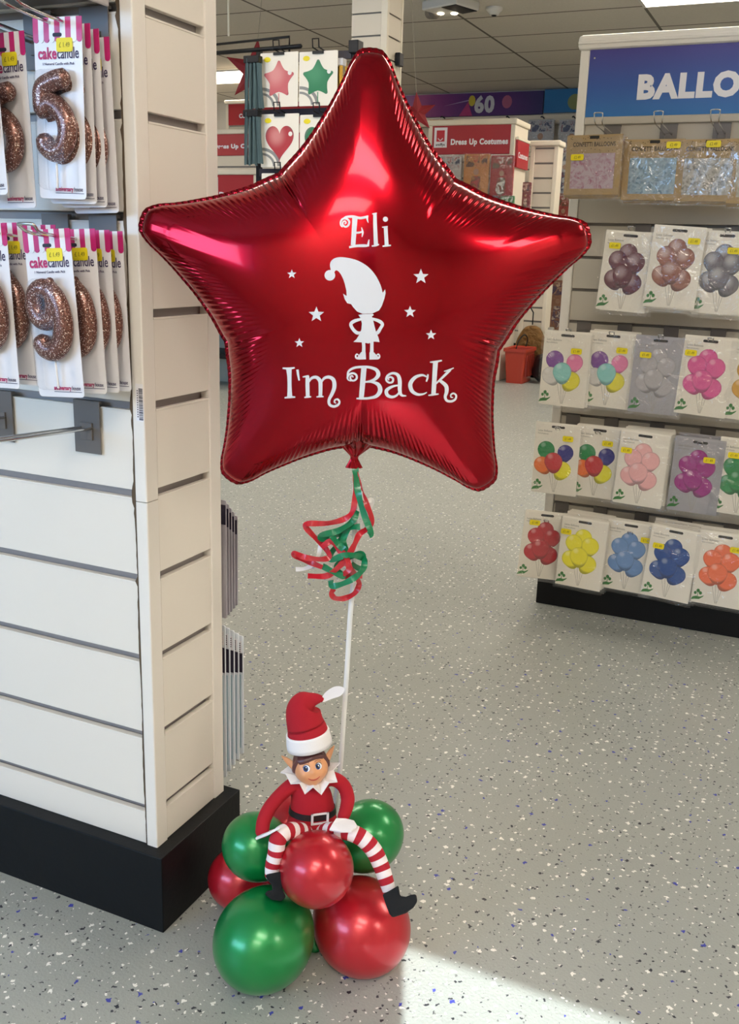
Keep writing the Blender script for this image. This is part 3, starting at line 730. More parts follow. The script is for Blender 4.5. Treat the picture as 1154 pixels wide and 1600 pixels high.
ST(bm, [(428, 84, 8), (450, 71, 13), (490, 69, 15), (530, 77, 15), (572, 70, 15)]); ST(bm, [(573, 62, 11), (571, 82, 10), (577, 105, 4)], 3)
ST(bm, [(500, 72, 31), (495, 150, 28), (489, 236, 27)], 8)
ST(bm, [(488, 163, 13), (520, 162, 12), (543, 157, 9)]); ST(bm, [(538, 132, 4), (545, 160, 11), (541, 187, 4)])
ST(bm, [(466, 247, 12), (510, 239, 15), (560, 238, 16), (578, 238, 8)]); ST(bm, [(576, 242, 12), (578, 222, 11), (582, 202, 5)], 3)
finish_decal(bm, 'letter_E')
bm = BM(); ST(bm, [(616, 52, 20), (617, 120, 22), (622, 234, 24)], 8); ST(bm, [(600, 54, 6), (612, 52, 9), (627, 48, 6)], 3); ST(bm, [(598, 240, 7), (620, 237, 11), (640, 230, 7)], 3); finish_decal(bm, 'letter_l')
bm = BM(); ST(bm, [(678, 128, 22), (681, 180, 22), (684, 236, 23)], 6); ST(bm, [(658, 131, 6), (675, 129, 9), (690, 126, 6)], 3); ST(bm, [(660, 241, 7), (684, 238, 11), (709, 236, 7)], 3); decal_poly(bm, disc(677, 84, 15, 15, 20), 0.00062, 9); finish_decal(bm, 'letter_i')
bm = BM(); ST(bm, [(116, 950, 33), (119, 1000, 25), (120, 1060, 24), (121, 1118, 30)], 8); ST(bm, [(79, 950, 9), (115, 952, 13), (150, 947, 9)], 4); ST(bm, [(91, 1122, 8), (122, 1118, 13), (153, 1118, 8)], 4); finish_decal(bm, 'letter_capital_I')
bm = BM(); ST(bm, [(166, 958, 14), (170, 990, 13), (176, 1022, 9)], 4); finish_decal(bm, 'apostrophe')
bm = BM()
ST(bm, [(224, 996, 22), (224, 1050, 23), (226, 1114, 22)], 6); ST(bm, [(196, 1001, 6), (214, 998, 10), (232, 994, 8)], 3); ST(bm, [(206, 1120, 7), (226, 1117, 11), (246, 1116, 7)], 3)
ST(bm, [(228, 1036, 8), (248, 1008, 15), (276, 1003, 19), (297, 1024, 23), (300, 1064, 22), (299, 1112, 21)]); ST(bm, [(276, 1117, 7), (299, 1114, 11), (318, 1115, 7)], 3)
ST(bm, [(302, 1036, 8), (322, 1008, 15), (352, 1002, 19), (376, 1020, 23), (380, 1060, 23), (366, 1100, 20), (350, 1132, 17), (352, 1160, 16), (375, 1172, 15), (400, 1164, 14), (410, 1146, 12), (400, 1131, 11), (385, 1134, 10), (381, 1147, 9), (391, 1154, 6)])
finish_decal(bm, 'letter_m')
bm = BM()
ST(bm, [(490, 1003, 7), (484, 994, 9), (474, 1000, 10), (476, 1016, 11), (492, 1022, 11), (509, 1010, 12), (508, 990, 12), (490, 979, 12), (468, 985, 12), (457, 1003, 11), (462, 1018, 8), (478, 1025, 5)])
ST(bm, [(456, 1002, 8), (462, 970, 12), (490, 950, 14), (530, 943, 14), (580, 944, 15), (622, 958, 20), (636, 986, 24), (618, 1012, 18), (585, 1026, 12), (548, 1031, 9)])
ST(bm, [(552, 946, 31), (545, 1030, 30), (537, 1122, 28)], 8)
ST(bm, [(560, 1030, 9), (600, 1030, 13), (636, 1046, 22), (646, 1080, 26), (624, 1112, 20), (580, 1124, 14), (540, 1126, 13), (509, 1126, 9)])
finish_decal(bm, 'letter_capital_B')
bm = BM()
ST(bm, [(698, 1020, 6), (693, 1008, 9), (707, 1001, 11), (721, 1011, 12), (717, 1030, 12), (697, 1033, 11), (682, 1018, 12), (689, 994, 13), (718, 979, 14), (748, 989, 19), (760, 1022, 23), (760, 1076, 22), (770, 1106, 15), (798, 1111, 6)])
ST(bm, [(758, 1048, 8), (718, 1056, 14), (684, 1078, 20), (688, 1106, 20), (716, 1117, 16), (744, 1106, 12), (760, 1084, 8)]); finish_decal(bm, 'letter_a')
bm = BM(); ST(bm, [(914, 1028, 8), (921, 1008, 11), (924, 985, 9)], 4); ST(bm, [(918, 1000, 8), (890, 990, 13), (850, 1003, 19), (822, 1040, 24), (830, 1080, 22), (860, 1101, 16), (893, 1101, 11), (918, 1090, 5)]); finish_decal(bm, 'letter_c')
bm = BM()
ST(bm, [(968, 912, 29), (962, 1000, 27), (956, 1102, 26)], 8); ST(bm, [(936, 915, 8), (970, 912, 12), (1005, 905, 8)], 4); ST(bm, [(926, 1108, 7), (956, 1103, 12), (986, 1100, 7)], 4)
ST(bm, [(970, 1040, 8), (1008, 1004, 13), (1054, 958, 16)], 5); ST(bm, [(1017, 968, 6), (1046, 960, 10), (1074, 948, 6)], 4)
ST(bm, [(992, 1020, 16), (1028, 1052, 23), (1032, 1086, 22), (1024, 1116, 17), (1034, 1138, 15), (1060, 1142, 14), (1082, 1130, 13), (1087, 1108, 11), (1072, 1096, 10), (1057, 1104, 9), (1058, 1118, 8), (1070, 1120, 5)])
finish_decal(bm, 'letter_k')
for x, y, r in ((133, 403, 28), (883, 418, 46), (276, 638, 47), (820, 623, 36), (942, 757, 31), (177, 803, 29)):
    bm = BM(); decal_poly(bm, [(a, 2*y-b) for a, b in starpts(x, y, r, r*0.43)], 0.0007, 14); finish_decal(bm, 'printed_star')
bm = BM()
hat = [(360, 384), (355, 345), (370, 318), (405, 305), (460, 309), (520, 326), (575, 360), (618, 408), (648, 465), (661, 512)]
decal_poly(bm, [tuple(p) for p in catmull(hat, 4)]+[(675, 492), (678, 512), (671, 545), (655, 562), (656, 588), (640, 614), (600, 632), (545, 634), (512, 620), (490, 596), (478, 578), (455, 572), (440, 548), (431, 517), (452, 530)]+[tuple(p) for p in catmull([(450, 500), (438, 450), (422, 412), (405, 388), (389, 381), (378, 396)], 4)], 0.0007, 20)
decal_poly(bm, disc(354, 410, 31, 31, 24), 0.00075, 14)
decal_poly(bm, [(545, 636), (604, 634), (610, 640), (598, 650), (604, 662), (612, 700), (622, 738), (636, 770), (643, 798), (612, 795), (578, 806), (544, 800), (490, 797), (508, 782), (522, 760), (537, 726), (540, 690), (534, 664), (546, 652), (520, 640)], 0.0008, 20)
for s_ in ((( 536, 664, 14), (496, 676, 20), (476, 694, 19), (488, 722, 19), (512, 744, 20), (538, 742, 12)), ((600, 662, 14), (640, 676, 20), (659, 694, 19), (648, 718, 18), (630, 744, 20), (610, 742, 12))): ST(bm, list(s_))
ST(bm, [(549, 796, 20), (551, 830, 19), (549, 880, 24)], 5); ST(bm, [(598, 796, 20), (598, 830, 19), (597, 880, 24)], 5)
decal_poly(bm, [(536, 856), (562, 858), (564, 898), (522, 900), (508, 892), (528, 888), (538, 878)], 0.00082, 14); decal_poly(bm, [(584, 858), (609, 856), (612, 876), (626, 890), (642, 890), (632, 899), (584, 900)], 0.00082, 14)
ST(bm, [(540, 890, 14), (512, 892, 12), (504, 880, 10), (511, 868, 8), (521, 874, 6)]); ST(bm, [(606, 890, 14), (634, 892, 12), (643, 880, 10), (636, 868, 8), (627, 874, 6)])
finish_decal(bm, 'elf_silhouette')

# ================================================================== RIBBONS
RED_R = mat('red_ribbon', '#c01c2b', 0.28, 0.0, 0.4); GRN_R = mat('green_ribbon', '#0b7c50', 0.25, 0.0, 0.5); WHT_R = mat('white_ribbon', '#e4e4e2', 0.35)
def ribbon(bm, pts, width, twist=0.0, n=8, wdir=None):
    """flat curling ribbon along 3-D points; its width lies across the path and slightly away from the viewer"""
    P = [Vector(p) for p in catmull(pts, n)]; prev = None; N = len(P); side = None
    for i, p in enumerate(P):
        t = (P[min(i+1, N-1)]-P[max(i-1, 0)]).normalized(); v = (CAM-p).normalized(); w_ = t.cross(v)
        if w_.length < 0.15: w_ = side if side else t.orthogonal()
        w_ = w_.normalized()
        if side is not None:
            if w_.dot(side) < 0: w_ = -w_
            w_ = (w_*0.5+side*0.5).normalized()
        side = w_; a = twist*math.sin(i*0.11+len(pts)); d = (w_*math.cos(a)+v*math.sin(a))*(width/2); th = t.cross(d).normalized()*0.00015
        row = [bm.verts.new(p-d-th), bm.verts.new(p+d-th), bm.verts.new(p+d+th), bm.verts.new(p-d+th)]
        if prev:
            for k in range(4): bm.faces.new((prev[k], prev[(k+1) % 4], row[(k+1) % 4], row[k]))
        else: bm.faces.new(row)
        prev = row
    bm.faces.new(prev[::-1]); bmesh.ops.recalc_face_normals(bm, faces=bm.faces[:])
RC = NECK
def rp(qx, qy, t=0.0):      # survey point of the ribbon close-up, t metres towards the viewer of the upright plane through the neck
    return plane_hit(320+qx/3.847, 720+qy/3.847, RC+SN*t, SN)
def mk_ribbon(name, m, paths, w_, label, cat='ribbon', group=None, tw=0.7):
    bm = BM()
    for pth in paths: ribbon(bm, [rp(*p) for p in pth], w_*1.25, tw, 18)
    return tag(obj(name, bm, m, None, False), label, cat, group)
mk_ribbon('curling_ribbon', RED_R, [[(902, 42, 0), (905, 100, .001), (903, 200, .004), (888, 300, .006), (840, 348, .008), (740, 375, .010), (620, 378, .012), (606, 398, .010), (660, 460, .006), (720, 520, .008), (748, 575, .015), (700, 592, .022), (600, 580, .024), (540, 555, .018), (546, 574, .008), (620, 605, .010), (705, 640, .014)]], 0.0052, 'red curling ribbon looping far left under the star balloon')
mk_ribbon('curling_ribbon', RED_R, [[(904, 42, -.002), (915, 110, -.004), (935, 180, -.004), (965, 250, -.002), (1000, 340, .000), (985, 400, .004), (930, 440, .010), (900, 500, .018), (868, 560, .024), (840, 600, .026), (790, 650, .026), (730, 692, .020), (618, 692, .014)]], 0.0055, 'red curling ribbon hanging behind the straight green one, end pointing left')
mk_ribbon('curling_ribbon', RED_R, [[(830, 600, .03), (870, 640, .03), (905, 695, .018), (926, 740, .008), (900, 795, .004), (840, 826, .006), (785, 826, .010), (760, 800, .014), (772, 770, .016)]], 0.0052, 'red curling ribbon making the lowest loop of the bunch')
mk_ribbon('curling_ribbon', RED_R, [[(700, 520, .012), (760, 485, .014), (810, 540, .018), (850, 580, .03), (865, 650, .030), (830, 690, .022), (900, 690, .014), (945, 690, .006)]], 0.0055, 'short red ribbon tucked in the middle of the green curls')
mk_ribbon('curling_ribbon', GRN_R, [[(903, 42, .003), (908, 100, .003), (922, 200, .006), (955, 320, .008), (998, 430, .010), (985, 446, .010)]], 0.0060, 'straight green ribbon end hanging right below the balloon neck')
mk_ribbon('curling_ribbon', GRN_R, [[(915, 300, .004), (885, 365, .006), (800, 420, .012), (702, 446, .014), (708, 468, .010), (800, 442, .004), (870, 402, .006), (932, 396, .012)]], 0.0058, 'green curling ribbon with a pointed bend at upper left of the bunch')
mk_ribbon('curling_ribbon', GRN_R, [[(760, 450, .012), (800, 500, .018), (850, 540, .020), (830, 480, .010), (860, 410, .006), (800, 500, .002), (752, 565, .006), (760, 596, .020), (840, 568, .030), (915, 572, .024), (962, 600, .008), (940, 650, .000), (880, 620, .010)]], 0.0058, 'green curling ribbon coiled through the middle of the bunch')
mk_ribbon('curling_ribbon', GRN_R, [[(705, 632, .010), (760, 662, .022), (830, 692, .024), (790, 640, .012), (850, 590, .004), (935, 560, .010), (957, 600, .018), (950, 650, .026), (905, 698, .030), (830, 738, .026), (765, 752, .018), (755, 718, .012)]], 0.0058, 'green curling ribbon sweeping round the lower right of the bunch')
mk_ribbon('curling_ribbon', WHT_R, [[(918, 170, 0), (965, 235, -.004), (1005, 240, -.006), (985, 300, -.006), (950, 390, -.004), (935, 450, 0)]], 0.0045, 'short white ribbon beside the straight green end')
mk_ribbon('curling_ribbon', WHT_R, [[(695, 500, .004), (684, 560, .004), (650, 620, .004), (600, 648, .004), (545, 652, .006)]], 0.0040, 'thin white ribbon trailing left from the bunch')
# long white ribbon from the neck down to the base of balloons
bm = BM(); ribbon(bm, [plane_hit(x, y, RC+SN*t, SN) for x, y, t in ((555, 748, -.002), (554, 800, -.003), (553, 890, -.004), (547, 960, -.006), (541, 1060, -.010), (535, 1150, -.014), (531, 1205, -.020), (525, 1245, -.026), (519, 1285, -.030))], 0.0058, 0.0)
tag(obj('tether_ribbon', bm, WHT_R, None, True), 'long straight white ribbon running from the star balloon down behind the elf', 'ribbon')

# ================================================================== LATEX BALLOONS OF THE BASE
def latex(name, col):
    m = mat(name, col, 0.34, 0.40, 0.55); b = m.node_tree.nodes['Principled BSDF']; b.inputs['Coat Roughness'].default_value = 0.17
    b.inputs['Sheen Weight'].default_value = 0.0; return m
RED_L, GRN_L = latex('red_pearl_latex', '#bd1a2a'), latex('green_pearl_latex', '#0a8642')
def latex_balloon(c, r, m, neck_dir, label, group, squash=1.06):
    t = thing('latex_balloon', label, 'balloon', c, group=group)
    nd = Vector(neck_dir).normalized(); q = Vector((0, 0, -1)).rotation_difference(nd)
    bm = BM(); prof = []
    for i in range(37):
        a = PI*i/36; z = math.cos(a)*r*squash; x = math.sin(a)*r
        if z < 0: k = (-z/(r*squash)); x *= 1-0.05*k*k; z *= 1+0.05*k*k
        prof.append((x, z))
    prev = None
    for x, z in prof:
        row = [bm.verts.new(q @ Vector((max(x, 1e-5)*math.cos(2*PI*k/56), max(x, 1e-5)*math.sin(2*PI*k/56), z))) for k in range(56)]
        if prev:
            for k in range(56): bm.faces.new((prev[k], row[k], row[(k+1) % 56], prev[(k+1) % 56]))
        prev = row
    bmesh.ops.remove_doubles(bm, verts=bm.verts[:], dist=2e-5); bmesh.ops.recalc_face_normals(bm, faces=bm.faces[:]); obj('balloon_skin', bm, m, t, True)
    bm = BM(); zb = -r*squash*1.05; prev = None
    for x, z in ((0.006, zb+0.003), (0.0035, zb-0.003), (0.004, zb-0.006), (0.0035, zb-0.008), (0.0075, zb-0.016)):
        row = [bm.verts.new(q @ Vector((x*math.cos(2*PI*k/12), x*math.sin(2*PI*k/12), z))) for k in range(12)]
        if prev:
            for k in range(12): bm.faces.new((prev[k], row[k], row[(k+1) % 12], prev[(k+1) % 12]))
        prev = row
    bmesh.ops.recalc_face_normals(bm, faces=bm.faces[:]); obj('knot', bm, m, t, True); return t
CC = Vector((-0.472, 0.905, 0.085))     # where the knots meet
def lb_(px, py, D, rpx, m, label, group, sq=1.06, floor=False):
    c = atd(px, py, D); r = rpx*D/F_PX
    if floor: c.z = r*sq*0.97
    return latex_balloon(c, r, m, CC-c, label, group, sq)
G1 = 'green balloons of the base'; R1 = 'red balloons of the base'
lb_(412, 1467, 1.118, 77, GRN_L, 'large green balloon at lower front left of the base on the floor', G1, 1.07)
lb_(565, 1447, 1.160, 74, RED_L, 'large red balloon at lower front right under the black boot', R1, 1.05)
lb_(494, 1358, 1.095, 58.5, RED_L, 'red balloon in front between the elf\'s striped legs', R1, 1.05)
lb_(401, 1323, 1.165, 52, GRN_L, 'green balloon at left below the elf\'s arm', G1, 1.07)
lb_(574, 1306, 1.195, 54, GRN_L, 'green balloon at right behind the striped leg', G1, 1.08)
lb_(374, 1372, 1.250, 48, RED_L, 'red balloon at back left on the floor beside the black plinth', R1, 1.05)
lb_(450, 1287, 1.225, 45, RED_L, 'red balloon behind the elf\'s bent left-hand arm', R1, 1.05)
t = thing('balloon_knot', 'small green balloon tail poking out between the two front balloons', 'balloon', atd(489, 1470, 1.19))
bm = BM(); tube(bm, [(0, 0, 0.02), (0.001, 0, 0), (0.004, -0.002, -0.008)], [0.004, 0.006, 0.009], 10); obj('balloon_tail', bm, GRN_L, t, True)

# ================================================================== THE ELF DOLL
ES = Vector((-0.468, 0.899, 0.165)); EN = Vector((0.462, -0.887, 0))
def E_(px, py, t=0.0): return plane_hit(px, py, ES+EN*t, EN)
PXM = 0.000752
EU = Vector((-EN.y, EN.x, 0)); EZ = Vector((0, 0, 1))
FELT = mat('red_felt', '#a80f22', 0.9, bump=(1500, 0.35, 0.0006)); WFELT = mat('white_felt', '#ece9ea', 0.9, bump=(1500, 0.35, 0.0006))
BFELT = mat('black_felt', '#0d0f14', 0.9, bump=(1500, 0.4, 0.0006)); SKIN = mat('vinyl_skin', '#d99a6c', 0.42, coat=0.1); HAIR = mat('moulded_hair', '#57302f', 0.4, coat=0.2)
BELT = mat('black_belt', '#17090c', 0.5)
def stripes_mat():
    m = mat('striped_stocking', '#ffffff', 0.85); t = NT(m); tc = t.n('ShaderNodeTexCoord'); sp = t.n('ShaderNodeSeparateXYZ'); t.l(tc.outputs['UV'], sp.inputs[0])
    a = t.math('MODULO', t.math('ADD', sp.outputs[1], 10.0), 0.0148); t.l(t.mix(t.math('LESS_THAN', a, 0.0074), hexc('#f0e8ea'), hexc('#b0182c')), t.b.inputs['Base Color']); return m
STRIPE = stripes_mat()
elf = thing('elf_doll', 'felt elf doll in red tunic and hat sitting on the balloon base', 'doll', ES)
def part(name, bm, m, smooth=True, angle=None, par=None):
    bmesh.ops.translate(bm, verts=bm.verts[:], vec=-ES); return obj(name, bm, m, par or elf, smooth, angle)
# tunic: body and arms in one felt piece
bm = BM(); prof = [(488, 1301, 30, 0.0), (488, 1297, 38, 0), (488, 1288, 41, 0), (488, 1275, 37.5, 0), (488, 1262, 35, 0), (487, 1248, 33, 0), (486, 1236, 30.5, 0), (485, 1226, 25, 0), (484, 1218, 17, 0), (484, 1210, 12, 0)]
prev = None; TORSO = []
for px, py, r, t in catmull(prof, 4):
    c = E_(px, py, t); r *= PXM; TORSO.append((c, r)); row = [bm.verts.new(c+EU*(r*math.cos(a))+EN*(0.74*r*math.sin(a))) for a in np.linspace(0, 2*PI, 40, endpoint=False)]
    if prev:
        for k in range(40): bm.faces.new((prev[k], prev[(k+1) % 40], row[(k+1) % 40], row[k]))
    else: bm.faces.new(row[::-1])
    prev = row
bm.faces.new(prev)
def arm(pts):
    P = catmull(pts, 5); tube(bm, [E_(x, y, t) for x, y, t, r in P], [r*PXM for x, y, t, r in P], 16)
arm([(476, 1221, 0, 13), (456, 1227, .004, 11.5), (438, 1242, .010, 11), (422, 1261, .018, 11), (412, 1282, .026, 11), (409, 1303, .034, 10.5)])
arm([(500, 1219, 0, 13), (520, 1217, .000, 11.5), (536, 1227, .002, 11), (543, 1246, .008, 11), (541, 1262, .018, 10.5), (535, 1279, .030, 9)])
bmesh.ops.recalc_face_normals(bm, faces=bm.faces[:])
tun = part('tunic', bm, FELT); rm = tun.modifiers.new('blend', 'REMESH'); rm.mode = 'VOXEL'; rm.voxel_size = 0.0013; rm.use_smooth_shade = True
sm = tun.modifiers.new('soft', 'SMOOTH'); sm.factor = 0.6; sm.iterations = 6
# belt and buckle
bz = E_(488, 1264, 0).z
def torso_r(z):
    zs = [c.z for c, r in TORSO]; rs = [r for c, r in TORSO]; i = min(range(len(zs)), key=lambda k: abs(zs[k]-z)); return rs[i]
bm = BM(); prev = None; first = None; cc = E_(488, 1264, 0)
for a in np.linspace(0, 2*PI, 64, endpoint=False):
    row = []
    for dz, e in ((-0.0036, 0.0002), (-0.0036, 0.0011), (0.0036, 0.0011), (0.0036, 0.0002)):
        r = torso_r(bz+dz)+e; row.append(bm.verts.new(Vector((cc.x, cc.y, bz+dz))+EU*(r*math.cos(a))+EN*(0.74*r*math.sin(a))))
    if prev:
        for k in range(4): bm.faces.new((prev[k], prev[(k+1) % 4], row[(k+1) % 4], row[k]))
    else: first = row
    prev = row
for k in range(4): bm.faces.new((prev[k], prev[(k+1) % 4], first[(k+1) % 4], first[k]))
bmesh.ops.recalc_face_normals(bm, faces=bm.faces[:]); belt = part('belt', bm, BELT, False)
bm = BM(); ang = math.radians(72); r = torso_r(bz)+0.0014; bc = Vector((cc.x, cc.y, bz))+EU*(r*math.cos(ang))+EN*(0.74*r*math.sin(ang))
bx = (EU*(math.sin(ang))+EN*(-0.74*math.cos(ang))).normalized(); bn = bx.cross(EZ); bn = bn if bn.dot(EN) > 0 else -bn
def bframe(lo, hi): 
    g = []
    for x0, x1, z0, z1 in ((lo[0], hi[0], lo[1], lo[1]+0.0022), (lo[0], hi[0], hi[1]-0.0022, hi[1]), (lo[0], lo[0]+0.0026, lo[1], hi[1]), (hi[0]-0.0026, hi[0], lo[1], hi[1])):
        vs = [bm.verts.new(bc+bx*x+EZ*z+bn*n) for n in (0, 0.0012) for x, z in ((x0, z0), (x1, z0), (x1, z1), (x0, z1))]
        for f in ((0, 1, 2, 3), (4, 5, 6, 7), (0, 1, 5, 4), (1, 2, 6, 5), (2, 3, 7, 6), (3, 0, 4, 7)): bm.faces.new([vs[i] for i in f])
bframe((-0.0105, -0.0072), (0.0105, 0.0072)); bmesh.ops.recalc_face_normals(bm, faces=bm.faces[:]); part('buckle', bm, WFELT, False, None)
# pointed collar
tips = [(438, 1207, .000), (454, 1225, .014), (476, 1241, .024), (502, 1242, .026), (527, 1222, .016), (531, 1192, .002), (505, 1186, -.018), (460, 1190, -.018)]
vals = [(446, 1209, .006), (468, 1224, .020), (489, 1230, .026), (514, 1223, .020), (521, 1203, .008), (517, 1192, -.008), (482, 1190, -.018), (452, 1196, -.010)]
bm = BM(); inner = [E_(485+13*math.cos(a), 1214-6*math.sin(a), 0.010*math.sin(-a)*-1) for a in (PI, PI*1.2, PI*1.42, PI*1.62, PI*1.85, 0.05*PI, PI*0.35, PI*0.7)]
cI = Vector((E_(485, 1214).x, E_(485, 1214).y, E_(485, 1214).z)); ring = []
for (tx, ty, tt), (vx, vy, vt) in zip(tips, vals): ring += [(tx, ty, tt), (vx, vy, vt)]
outer = [bm.verts.new(E_(*p)) for p in ring]; inn = []
for p in ring:
    q = E_(*p); d = (q-cI); dxy = (EU*d.dot(EU)+EN*d.dot(EN)); inn.append(bm.verts.new(cI+dxy.normalized()*0.0085+EZ*0.003))
for k in range(16): bm.faces.new((outer[k], outer[(k+1) % 16], inn[(k+1) % 16], inn[k]))
bmesh.ops.recalc_face_normals(bm, faces=bm.faces[:]); col_o = part('collar', bm, WFELT, False); so = col_o.modifiers.new('felt', 'SOLIDIFY'); so.thickness = 0.0012; so.offset = 0
# head: one vinyl shell with cheeks, nose, chin
hc = E_(485, 1196, 0.006); roll = math.radians(10); pit = math.radians(20)
HF = (EN*math.cos(pit)+EZ*math.sin(pit)).normalized(); HUp = (EZ*math.cos(pit)-EN*math.sin(pit)).normalized()
HR0 = EU; HRt = (HR0*math.cos(roll)+HUp*math.sin(roll)).normalized(); HU = (HUp*math.cos(roll)-HR0*math.sin(roll)).normalized()
# turn the face a little to the viewer's right
yw = math.radians(8); HF2 = (HF*math.cos(yw)+HRt*math.sin(yw)).normalized(); HRt = (HRt*math.cos(yw)-HF*math.sin(yw)).normalized(); HF = HF2
def hp(x, z, y=0.0): return hc+HRt*(x*PXM)+HU*(z*PXM)+HF*(y*PXM)
def head_surface(u, v):
    """u: azimuth from the front, v: elevation; returns head units (photo pixels)"""
    x, y, z = math.sin(u)*math.cos(v), math.cos(u)*math.cos(v), math.sin(v)
    X, Y, Z = 26.5*x, 25*y, 31*z
    ck = math.exp(-((abs(X)-14)/9)**2-((Z+11)/9)**2)*max(y, 0); X *= 1+0.16*ck; Y += 4.0*ck
    jaw = max(0, (-Z-14)/17); X *= 1-0.30*jaw**1.5
    Y += 3.0*math.exp(-(X/8)**2-((Z+26)/6)**2)*max(y, 0)                       # chin
    Y -= 2.4*math.exp(-((abs(X)-11)/6)**2-((Z-3)/5)**2)*max(y, 0)              # eye sockets
    Y += 4.2*math.exp(-(X/3.6)**2-((Z+7)/4.2)**2)*max(y, 0)                    # nose
    Y += 1.3*math.exp(-(X/6)**2-((Z+19)/2.6)**2)*max(y, 0)                     # lips
    return X, Y, Z
bm = BM(); rows = []
for j in range(57):
    v = -PI/2+PI*j/56; rows.append([bm.verts.new(hp(*[head_surface(2*PI*i/80-PI, v)[k] for k in (0, 2, 1)])) for i in range(80)])
for j in range(56):
    for i in range(80): bm.faces.new((rows[j][i], rows[j][(i+1) % 80], rows[j+1][(i+1) % 80], rows[j+1][i]))
bmesh.ops.remove_doubles(bm, verts=bm.verts[:], dist=1e-6); bmesh.ops.recalc_face_normals(bm, faces=bm.faces[:]); head = part('head', bm, SKIN)
def face_y(x, z):
    """depth of the face at head units x, z"""
    best = 0; u, v = math.asin(max(-1, min(1, x/26.5))), math.asin(max(-1, min(1, z/31)))
    for _ in range(12):
        X, Y, Z = head_surface(u, v); u += (x-X)/30; v += (z-Z)/34; best = Y
    return best
def patch(bm, cx, cz, rx, rz, lift, mi=0, n=20, rot=0.0):
    c = bm.verts.new(hp(cx, cz, face_y(cx, cz)+lift*1.5)); ring = []; ring2 = []
    for i in range(n):
        a = 2*PI*i/n; dx, dz = rx*math.cos(a), rz*math.sin(a); dx, dz = dx*math.cos(rot)-dz*math.sin(rot), dx*math.sin(rot)+dz*math.cos(rot)
        ring2.append(bm.verts.new(hp(cx+dx*0.55, cz+dz*0.55, face_y(cx+dx*0.55, cz+dz*0.55)+lift*1.25))); ring.append(bm.verts.new(hp(cx+dx, cz+dz, face_y(cx+dx, cz+dz)+lift)))
    for i in range(n):
        for f in ((c, ring2[i], ring2[(i+1) % n]), (ring2[i], ring[i], ring[(i+1) % n], ring2[(i+1) % n])): bm.faces.new(f).material_index = mi
EYEW = mat('eye_white', '#e9eef2', 0.25, coat=0.6); IRIS = mat('eye_blue', '#27427f', 0.25, coat=0.6); PUP = mat('eye_black', '#080a12', 0.2, coat=0.6); LIP = mat('lip_paint', '#b34a3a', 0.4); BROW = mat('brow_paint', '#5a352c', 0.5); BLUSH = mat('cheek_paint', '#d98566', 0.42, coat=0.1)
for s_ in (-1, 1):
    bm = BM(); patch(bm, s_*9.4, 0.6, 5.2, 4.8, 0.35, 0); patch(bm, s_*9.4-1.2, 0.4, 3.7, 4.3, 0.6, 1); patch(bm, s_*9.4-1.2, 0.4, 2.2, 2.7, 0.85, 2); patch(bm, s_*9.4-0.1, 1.9, 0.8, 0.8, 1.1, 0, 10)
    bmesh.ops.recalc_face_normals(bm, faces=bm.faces[:]); ey = part('eye', bm, [EYEW, IRIS, PUP], True, None, None)
    bm = BM(); P = [(s_*9.4+5.2*math.cos(a), 0.8+5.4*math.sin(a)) for a in np.linspace(0.25, PI-0.25, 9)]; tube(bm, [hp(x, z, face_y(x, z)+0.5) for x, z in P], [0.00025]*9, 6); part('eyelash', bm, PUP)
    bm = BM(); P = [(s_*(9+5.8*math.cos(a)), 5.6+4*math.sin(a)) for a in np.linspace(0.5, PI-0.6, 8)]; tube(bm, [hp(x, z, face_y(x, z)+0.3) for x, z in P], [0.00025]*8, 6); part('eyebrow', bm, BROW)
bm = BM(); P = [(-9, -14.8), (-5, -17.6), (0, -18.6), (5, -17.6), (9, -14.8)]; P = catmull(P, 4); tube(bm, [hp(x, z, face_y(x, z)+0.25) for x, z in P], [0.0003+0.0006*math.sin(PI*i/(len(P)-1)) for i in range(len(P))], 8); part('mouth', bm, LIP)
# ears: pointed, cupped
for s_ in (-1, 1):
    bm = BM(); out = [(s_*22, -8, 2), (s_*28, -2, 0), (s_*36, 10, -2), (s_*42, 22, -4), (s_*36, 20, -3), (s_*28, 14, -1), (s_*22, 8, 2)]
    O = [Vector(hp(*p)) for p in catmull(out, 4)]; c = sum(O, Vector())/len(O)-HF*0.0018; cv = bm.verts.new(c); cb = bm.verts.new(c-HF*0.0030)
    ov = [bm.verts.new(p) for p in O]; mid = [bm.verts.new(p*0.55+c*0.45+HF*0.0004) for p in O]
    for i in range(len(ov)-1):
        bm.faces.new((ov[i], ov[i+1], mid[i+1], mid[i])); bm.faces.new((mid[i], mid[i+1], cv)); bm.faces.new((ov[i+1], ov[i], cb))
    bm.faces.new((ov[-1], ov[0], cb)); bm.faces.new((ov[-1], mid[-1], mid[0], ov[0])); bm.faces.new((mid[-1], cv, mid[0])) 
    bmesh.ops.recalc_face_normals(bm, faces=bm.faces[:]); part('ear', bm, SKIN)
